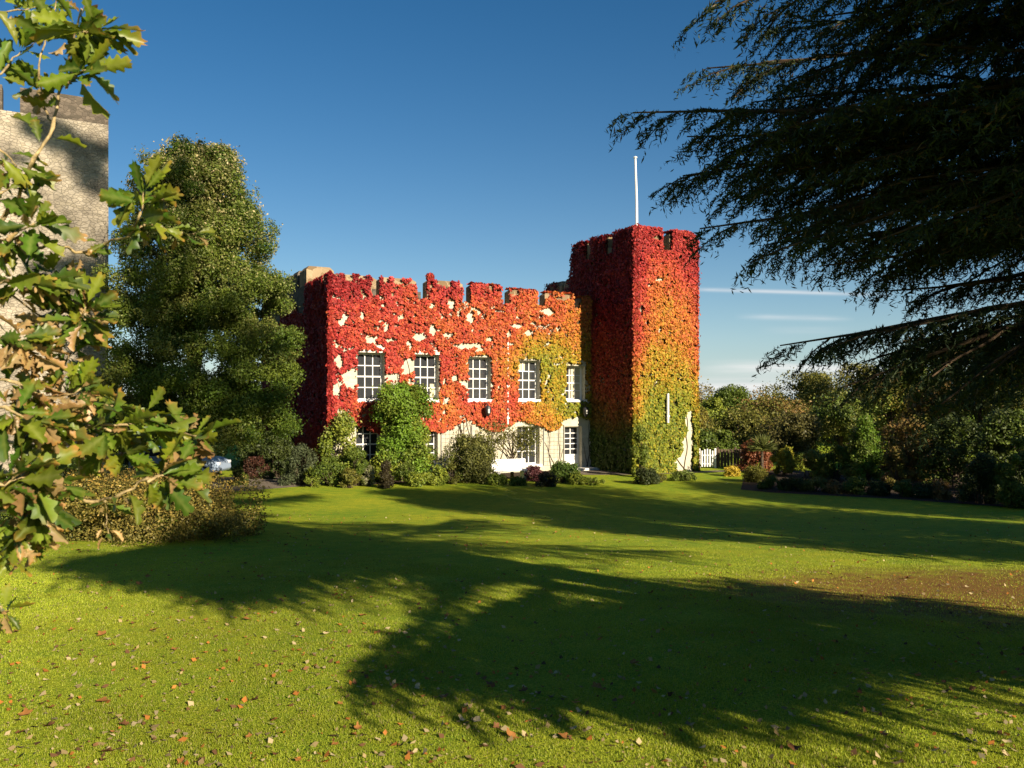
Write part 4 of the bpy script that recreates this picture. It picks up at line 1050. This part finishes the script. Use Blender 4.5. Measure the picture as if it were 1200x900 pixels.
for i in range(NW):
    az = i*2.39996 + 0.4*rng.random()
    q = i/NW
    z = 3.2+q*15.5; L = 6.6-3.6*q+0.8*rng.random()
    a = az % (2*math.pi)
    rise = 0.3-0.9*rng.random()
    bad = False
    for tt in (0.3, 0.5, 0.7, 0.85, 1.0, 1.12):
        x_, y_, z_ = CX+math.cos(a)*L*tt, CY+math.sin(a)*L*tt, z+rise*tt
        for ddx, ddy in ((0, 0), (-1.1, 0), (0, 1.1), (-.8, .8)):
            X_, Y_ = x_+ddx, y_+ddy
            if Y_ > 0.3 and 600+FPX*X_/Y_ < 1230 and 467-FPX*(z_-0.8-EYE)/Y_ > -40 and 600+FPX*X_/Y_ > -100: bad = True
    for tt in np.linspace(0.2, 1.1, 10):
        p_ = np.array([CX+math.cos(a)*L*tt, CY+math.sin(a)*L*tt, z+rise*tt])
        for l_ in LIT:
            if np.linalg.norm(np.cross(p_-l_, SV)) < 0.55: bad = True
        for l_ in GAPS:
            if np.linalg.norm(np.cross(p_-l_, SV)) < 0.3: bad = True
    if bad: continue            # keep the side in view and the lawn's sunlit gaps open
    wild.append((az, z, L, rise, 1.5, 0.55))
DARK = [Gp(*q) for q in [(430,800),(300,720),(150,680),(60,660),(250,655),(400,700),(500,730),(600,720),(700,740),(800,720),(900,700),(560,790),(650,800),(750,800),(850,830),(920,870),(700,700),(1000,720),(1100,750),(1000,850),(480,760),(620,760),(760,760),(850,740),(950,760),(1150,760),(540,830),(700,820),(200,690),(350,660),(100,660),(120,670),(250,700),(1050,800),(1150,850),(980,900),(1100,880),(800,800),(460,790),(520,790),(420,770)]]
for x, y in DARK:  # unseen boughs added so their shade falls on these lawn points
    l_ = np.array([x, y, gz(x, y)])
    for rpt in range(8 if x < -3 else 4 if x < 0.5 else 3):
        h0 = (CX-l_[0])*SUNH[0]+(CY-l_[1])*SUNH[1]; tau = (h0+rng.normal()*1.3)/ce
        p_ = l_+SV*tau; dx, dy = p_[0]-CX, p_[1]-CY; Lh = math.hypot(dx, dy)
        if p_[2] > 18 or p_[2] < 2.6 or Lh > 7.5: continue
        L = max(2.0, Lh+0.1); a = math.atan2(dy, dx)+rng.normal()*0.06; z = p_[2]-0.1+0.3*rng.random(); rise = 0.2-0.5*rng.random()
        if x < -0.9: z = p_[2]+0.8+1.6*rng.random(); rise = p_[2]-z      # long boughs that hang down towards their tips
        bad = False
        for tt in (0.3, 0.5, 0.7, 0.85, 1.0, 1.1):
            x_, y_, z_ = CX+math.cos(a)*L*tt, CY+math.sin(a)*L*tt, z+rise*tt
            for ddx, ddy in ((0, 0), (-.9, 0), (0, .9), (-.6, .6)):
                X_, Y_ = x_+ddx, y_+ddy
                if Y_ > 0.3 and -100 < 600+FPX*X_/Y_ < 1215 and 467-FPX*(z_-0.6-EYE)/Y_ > -30: bad = True
        for l2 in LIT:
            for tt in np.linspace(0.25, 1.0, 8):
                q_ = np.array([CX+math.cos(a)*L*tt, CY+math.sin(a)*L*tt, z+rise*tt])
                if np.linalg.norm(np.cross(q_-l2, SV)) < (0.85 if l2[2] > 1.55 else 0.42): bad = True
        for l2 in GAPS:
            for tt in np.linspace(0.3, 1.0, 8):
                q_ = np.array([CX+math.cos(a)*L*tt, CY+math.sin(a)*L*tt, z+rise*tt])
                if abs(np.cross(q_-l2, SV)[2]) < 9 and np.linalg.norm(np.cross(q_-l2, SV)) < 0.26: bad = True
        if not bad: wild.append((a, z, L, rise, 1.05 if x > 0 else 1.2, 0.58))
cedar('cedar_tree', 'large dark cedar with layered drooping boughs reaching in from the right', CX, CY, 19.5, B, wild)
t = tree('shade_pine', 'unseen pine added behind the camera, crown layered to shade the stone tower', 'tree', (14.0, -5.2, gz(14, -5.2)), 33.0, 3.2, DKG, 14000, 0.2, 22, lambda q: 1.0 if q > 0.94 or 0.79 < q < 0.84 else -0.25, 0.3, None, 0.79, 0.8, flat=0.4)  # added tree out of view; crown layers placed to cast shade patches
# trees standing along the right side of the lawn, outside the picture
for x, y, H, W, lab in [(16.5, 13.5, 10.5, 4.0, 'dark broad tree standing to the right of the lawn behind the cedar'), (22.5, 17.5, 8.4, 3.6, 'rounded tree standing right of the lawn beyond the broad tree'), (14.6, 8.8, 11.2, 2.8, 'slender tree standing right of the lawn nearest the cedar')]:
    tree('broadleaf_tree', lab, 'tree', (x, y, gz(x, y)), H, W, MDG, 48000, 0.17, 60, None, 0.25, None, 0.12, W*0.34, cull=0.1)

# ------------------------------------------------------------------ oak branches close by on the left
def oak_leaf(rg, L, brown):
    """returns verts (n,3), quads, colours: lobed leaf along +x, normal +z"""
    nt = 17; ph = rg.random()*0.6; nl = 3.6+rg.random()
    V_ = []; Cc = []
    curl = rg.normal()*0.6 + (1.1 if brown else 0.35); side = (0.15+0.75*rg.random())*(1.8 if brown else 1)
    base = np.array([0.05, 0.11, 0.010])*(0.5+0.8*rg.random()) + np.array([0.14, 0.12, 0.005])*rg.random()**2
    if brown: base = np.array([0.30, 0.17, 0.06])*(0.5+0.8*rg.random()) + np.array([0.12, 0.12, 0.07])*rg.random()
    edgec = np.array([0.36, 0.18, 0.04]); pe = rg.random()**2
    for i in range(nt):
        t = i/(nt-1)
        env = 0.20*L*(math.sin(math.pi*min(1, t**1.25*0.93+0.02)))**0.75
        lob = 1+0.34*math.cos(2*math.pi*(nl*t+ph))
        w = env*lob+0.004*L
        if t < 0.12: w = 0.012*L
        zx = -curl*L*0.35*t*t
        fwd = 0.10*L*lob*(1 if t > 0.12 else 0)
        for sx, ww in ((-1, w), (-0.5, w*0.5), (0, 0), (0.5, w*0.5), (1, w)):
            z = zx + abs(sx)*ww*side*0.9 + math.sin(t*9+sx*2)*0.012*L*abs(sx)
            V_.append((t*L+abs(sx)*fwd*0.9, (1 if sx > 0 else -1)*ww if sx else 0, z))
            a = pe*max(0, (t-0.5)*1.6)*abs(sx)+ (0.5*pe if t > 0.9 else 0)
            c = base*(1-min(1, a))+edgec*min(1, a)
            if sx == 0: c = c*0.7+np.array([0.25, 0.26, 0.07])*0.3
            Cc.append(c*(0.9+0.2*rg.random()))
    Q = [(i*5+j, i*5+j+1, (i+1)*5+j+1, (i+1)*5+j) for i in range(nt-1) for j in range(4)]
    return np.array(V_), np.array(Q), np.array(Cc)
def oak():
    rg = np.random.default_rng(21)
    tb = np.array([-3.6, 2.6, gz(-3.6, 2.6)])
    e = empty('oak_tree', tb, 'oak tree with lobed green and browning leaves close to the camera at left', 'tree')
    wood = MB()
    wood.tube([tb-UP*0.1, tb+UP*1.5, tb+UP*3.4, tb+UP*5.5], [0.28, 0.22, 0.17, 0.08], 10); wood.build('trunk', M_bark, e, smooth=True)
    wood = MB(); Vs = []; Qs = []; Cs = []; nv = 0
    # twig: list of px points, depth, thickness(px), leaf spec (count, brown fraction, length m)
    TW = [
     ([(-60, 330), (12, 250), (40, 185), (62, 150), (72, 100), (86, 48), (96, 10)], 1.62, 5.0, 7, 0.1, 0.125),
     ([(86, 48), (100, 38), (112, 32)], 1.6, 3, 9, 0.0, 0.135),
     ([(72, 100), (85, 85), (100, 82)], 1.62, 2.5, 8, 0.08, 0.12),
     ([(62, 150), (50, 125), (46, 90), (55, 40), (66, 0)], 1.72, 3, 8, 0.25, 0.10),
     ([(-20, 100), (8, 80), (25, 60)], 1.7, 3, 7, 0.05, 0.12),
     ([(-30, 20), (20, 12), (50, 6)], 1.9, 2.2, 9, 0.1, 0.075),
     ([(-40, 190), (0, 175), (20, 195)], 1.6, 3, 5, 0.15, 0.12),
     ([(-50, 300), (30, 292), (62, 288), (95, 297), (125, 285), (150, 275), (172, 262)], 1.66, 4.5, 6, 0.45, 0.085),
     ([(150, 275), (165, 250), (168, 225)], 1.66, 3, 13, 0.12, 0.125),
     ([(168, 262), (195, 268), (228, 274)], 1.66, 2.5, 5, 0.5, 0.08),
     ([(-50, 300), (5, 280), (40, 262)], 1.6, 4, 8, 0.4, 0.115),
     ([(-30, 360), (15, 345), (50, 372), (80, 345), (100, 375)], 1.7, 3, 10, 0.5, 0.11),
     ([(40, 520), (72, 440), (88, 395), (100, 360)], 1.7, 3.6, 9, 0.3, 0.115),
     ([(-30, 400), (15, 395), (45, 415)], 1.6, 4, 12, 0.75, 0.11),
     ([(-30, 440), (20, 450), (60, 470), (95, 455)], 1.62, 4, 15, 0.75, 0.105),
     ([(-40, 500), (30, 522), (60, 525), (100, 500), (130, 505)], 1.66, 5, 15, 0.5, 0.11),
     ([(100, 500), (150, 498), (195, 505), (235, 512)], 1.68, 3.4, 15, 0.15, 0.125),
     ([(60, 525), (55, 560), (50, 600)], 1.6, 3, 9, 0.35, 0.12),
     ([(-40, 540), (20, 560), (70, 575), (108, 588), (140, 580), (172, 563), (195, 552)], 1.64, 5.5, 5, 0.2, 0.11),
     ([(172, 563), (190, 556), (210, 560)], 1.64, 3, 13, 0.12, 0.125),
     ([(-40, 600), (10, 600), (35, 612), (30, 630)], 1.6, 3.5, 12, 0.5, 0.11),
     ([(15, 560), (22, 600), (20, 640)], 1.6, 2.5, 7, 0.6, 0.09),
     ([(122, 586), (124, 605), (127, 625)], 1.64, 2.0, 2, 1.0, 0.06),
     ([(-40, 470), (5, 480), (40, 490), (60, 500)], 1.5, 4, 13, 0.4, 0.12),
     ([(-40, 560), (0, 570), (30, 560)], 1.5, 4, 11, 0.3, 0.13),
     ([(-40, 340), (10, 330), (40, 330), (62, 320)], 1.62, 3, 10, 0.3, 0.115),
     ([(-30, 240), (0, 228), (18, 215)], 1.6, 3, 5, 0.2, 0.12),
     ([(100, 500), (120, 475), (150, 480), (185, 490)], 1.75, 2.6, 10, 0.25, 0.105),
     ([(60, 525), (110, 535), (150, 530)], 1.72, 2.6, 10, 0.25, 0.11),
     ([(-30, 700), (0, 712), (6, 722)], 1.6, 2, 4, 0.2, 0.09),
    ]
    for pts, Y, th, nl, br, ll in TW:
        dep = [Y + 0.05*math.sin(i*1.9+pts[0][0]*.1) for i in range(len(pts))]
        W3 = [P(px, py, d) for (px, py), d in zip(pts, dep)]
        # resample with slight kinks
        Q3 = []
        for i in range(len(W3)-1):
            for k in range(4): Q3.append(W3[i]*(1-k/4)+W3[i+1]*(k/4)+rg.normal(size=3)*0.0022)
        Q3.append(W3[-1])
        r0 = th/2/FPX*Y
        rad = [r0*(1.0-0.6*i/(len(Q3)-1))*(1.0+0.35*(i % 4 == 0)) for i in range(len(Q3))]
        wood.tube(Q3, rad, 7)
        if pts[0][0] < 0:            # tie back to the trunk
            far = W3[0]; zz = max(far[2]-0.4, tb[2]+0.6)
            midp = np.array([-2.4, (far[1]+2.6)/2, (far[2]+zz)/2+0.15])
            wood.tube([far, midp, np.array([-3.6, 2.6, zz])], [r0, r0*2.2, r0*4], 7)
        for j in range(int(nl*(3.0 if pts[-1][0] > 115 or pts[-1][1] < 260 else 5.4))):
            u = 1-(rg.random()**1.5)*0.75 if nl > 4 else rg.random()
            k = u*(len(Q3)-1); i = min(int(k), len(Q3)-2); o = Q3[i]*(1-(k-i))+Q3[i+1]*(k-i)
            ax = unit(Q3[i+1]-Q3[i])
            d = unit(ax*0.55 + rg.normal(size=3)*np.array([0.75, 0.55, 0.55]) - UP*0.12)
            brown = rg.random() < br*0.8
            L = ll*(0.30+0.36*rg.random()**1.2)*(0.75 if brown else 1)
            if brown: d = unit(d-UP*0.5)
            nrm = unit(np.array([0.15, -0.25, 0.65])+rg.normal(size=3)*0.75)
            nrm = unit(nrm-d*np.dot(nrm, d)); b_ = np.cross(nrm, d)
            v, q, c = oak_leaf(rg, L, brown)
            st_ = o+d*0.012
            v3 = st_ + v[:, :1]*d + v[:, 1:2]*b_ + v[:, 2:3]*nrm
            Vs.append(v3); Qs.append(q+nv); Cs.append(c); nv += len(v)
    wood.build('branches', M_twig, e, smooth=True)
    o = np_mesh('leaves', np.concatenate(Vs), np.concatenate(Qs), 4, np.concatenate(Cs), M_oak, e)
    o.data.polygons.foreach_set('use_smooth', [True]*len(o.data.polygons))
oak()

# ------------------------------------------------------------------ fallen leaves
def fallen_meshes():
    rg = np.random.default_rng(5); out = {}
    kinds = {'orange': ((0.33, 0.145, 0.04), 0.6), 'brown': ((0.17, 0.075, 0.03), 1.0), 'pale': ((0.50, 0.40, 0.22), 0.7)}
    for nm, (c, curl) in kinds.items():
        L_ = []
        for v_ in range(4):
            nlob = 5; vs = [(0, 0, 0)]; K = 20
            for i in range(K):
                a = 2*math.pi*i/K
                lob = 0.5+0.5*abs(math.cos(a*nlob/2+0.3*v_))**0.8
                if nm == 'pale': lob = 0.45+0.5*abs(math.cos(a))
                r = lob*(0.85+0.3*rg.random())
                z = curl*0.35*r*r*(0.6+0.8*math.sin(a*2+v_)) + 0.12*rg.random()
                vs.append((r*math.cos(a)*0.5, r*math.sin(a)*0.42, max(0.0, z)*0.5+0.03))
            f = np.array([(0, 1+i, 1+(i+1) % K) for i in range(K)])
            cc = np.array([np.array(c)*(0.7+0.6*rg.random()) for _ in vs])
            o = np_mesh('fallen_leaf', np.array(vs), f, 3, cc, M_dead)
            me = o.data; bpy.data.objects.remove(o); L_.append(me)
        out[nm] = L_
    return out
FM = fallen_meshes()
zone_txt = {'left': 'on the sunlit lawn at lower left', 'mid': 'on the lawn at lower centre', 'right': 'on the lawn at lower right', 'far': 'on the lawn beyond the near shadow'}
kind_txt = {'orange': 'flat orange brown fallen leaf', 'brown': 'dark brown curled fallen leaf', 'pale': 'pale buff dry fallen leaf'}
rg = np.random.default_rng(11)
cnt = 0
while cnt < 290:
    if cnt % 3 == 0 or cnt == 0: Y = 4.9+rg.random()**1.7*15; X = (rg.random()*2-1)*0.62*Y
    else: Y = Y+rg.normal()*0.35; X = X+rg.normal()*0.5
    if Y < 4.85 or abs(X) > 0.62*Y: Y = 4.9+rg.random()**1.7*15; X = (rg.random()*2-1)*0.62*Y
    dens = fbm(np.array([X*0.5+4]), np.array([Y*0.5]), 3)[0]
    if rg.random() > 0.2+1.3*dens*(1.0 if X < 2 else 0.6): continue
    kd = rg.choice(['orange', 'brown', 'pale'], p=[0.40, 0.27, 0.33])
    px = 600+X/Y*FPX
    zn = 'far' if Y > 11 else 'left' if px < 430 else 'mid' if px < 800 else 'right'
    o = bpy.data.objects.new('fallen_leaf', FM[kd][rg.integers(4)]); sc.collection.objects.link(o)
    sz = {'orange': 0.10, 'brown': 0.085, 'pale': 0.07}[kd]*(0.35+0.95*rg.random()**1.4)
    o.scale = (sz, sz*(0.7+0.5*rg.random()), sz*(0.8+0.5*rg.random()))
    o.location = (X, Y, float(lawn_z(X, Y))+0.016)
    o.rotation_euler = (rg.normal()*0.22, rg.normal()*0.22, rg.random()*6.28)
    props(o, kind_txt[kd]+' '+zone_txt[zn], 'leaf', kind_txt[kd].split(' fallen')[0]+' leaves '+zone_txt[zn]); cnt += 1
n = 7500
Y = 4.6+rng.random(n)**1.4*22; X = (rng.random(n)*2-1)*0.63*Y
k = rng.random(n) < 0.15+1.5*fbm(X*0.6+4, Y*0.6, 3)**1.5; X, Y = X[k], Y[k]; n = len(X)
ci = rng.integers(0, 4, n); CC = np.array([(0.42, 0.33, 0.18), (0.16, 0.08, 0.035), (0.40, 0.15, 0.03), (0.30, 0.22, 0.10)])
o = leaves('leaf_litter', np.stack([X, Y, lawn_z(X, Y)+0.022], -1), UP+rng.normal(size=(n, 3))*0.45, 0.022+0.045*rng.random(n)**1.5, CC[ci]*(0.6+0.7*rng.random((n, 1))), M_dead, None, aspect=0.7)
props(o, 'scattered small bits of dry leaf litter over the lawn', 'leaf litter', None, 'stuff')
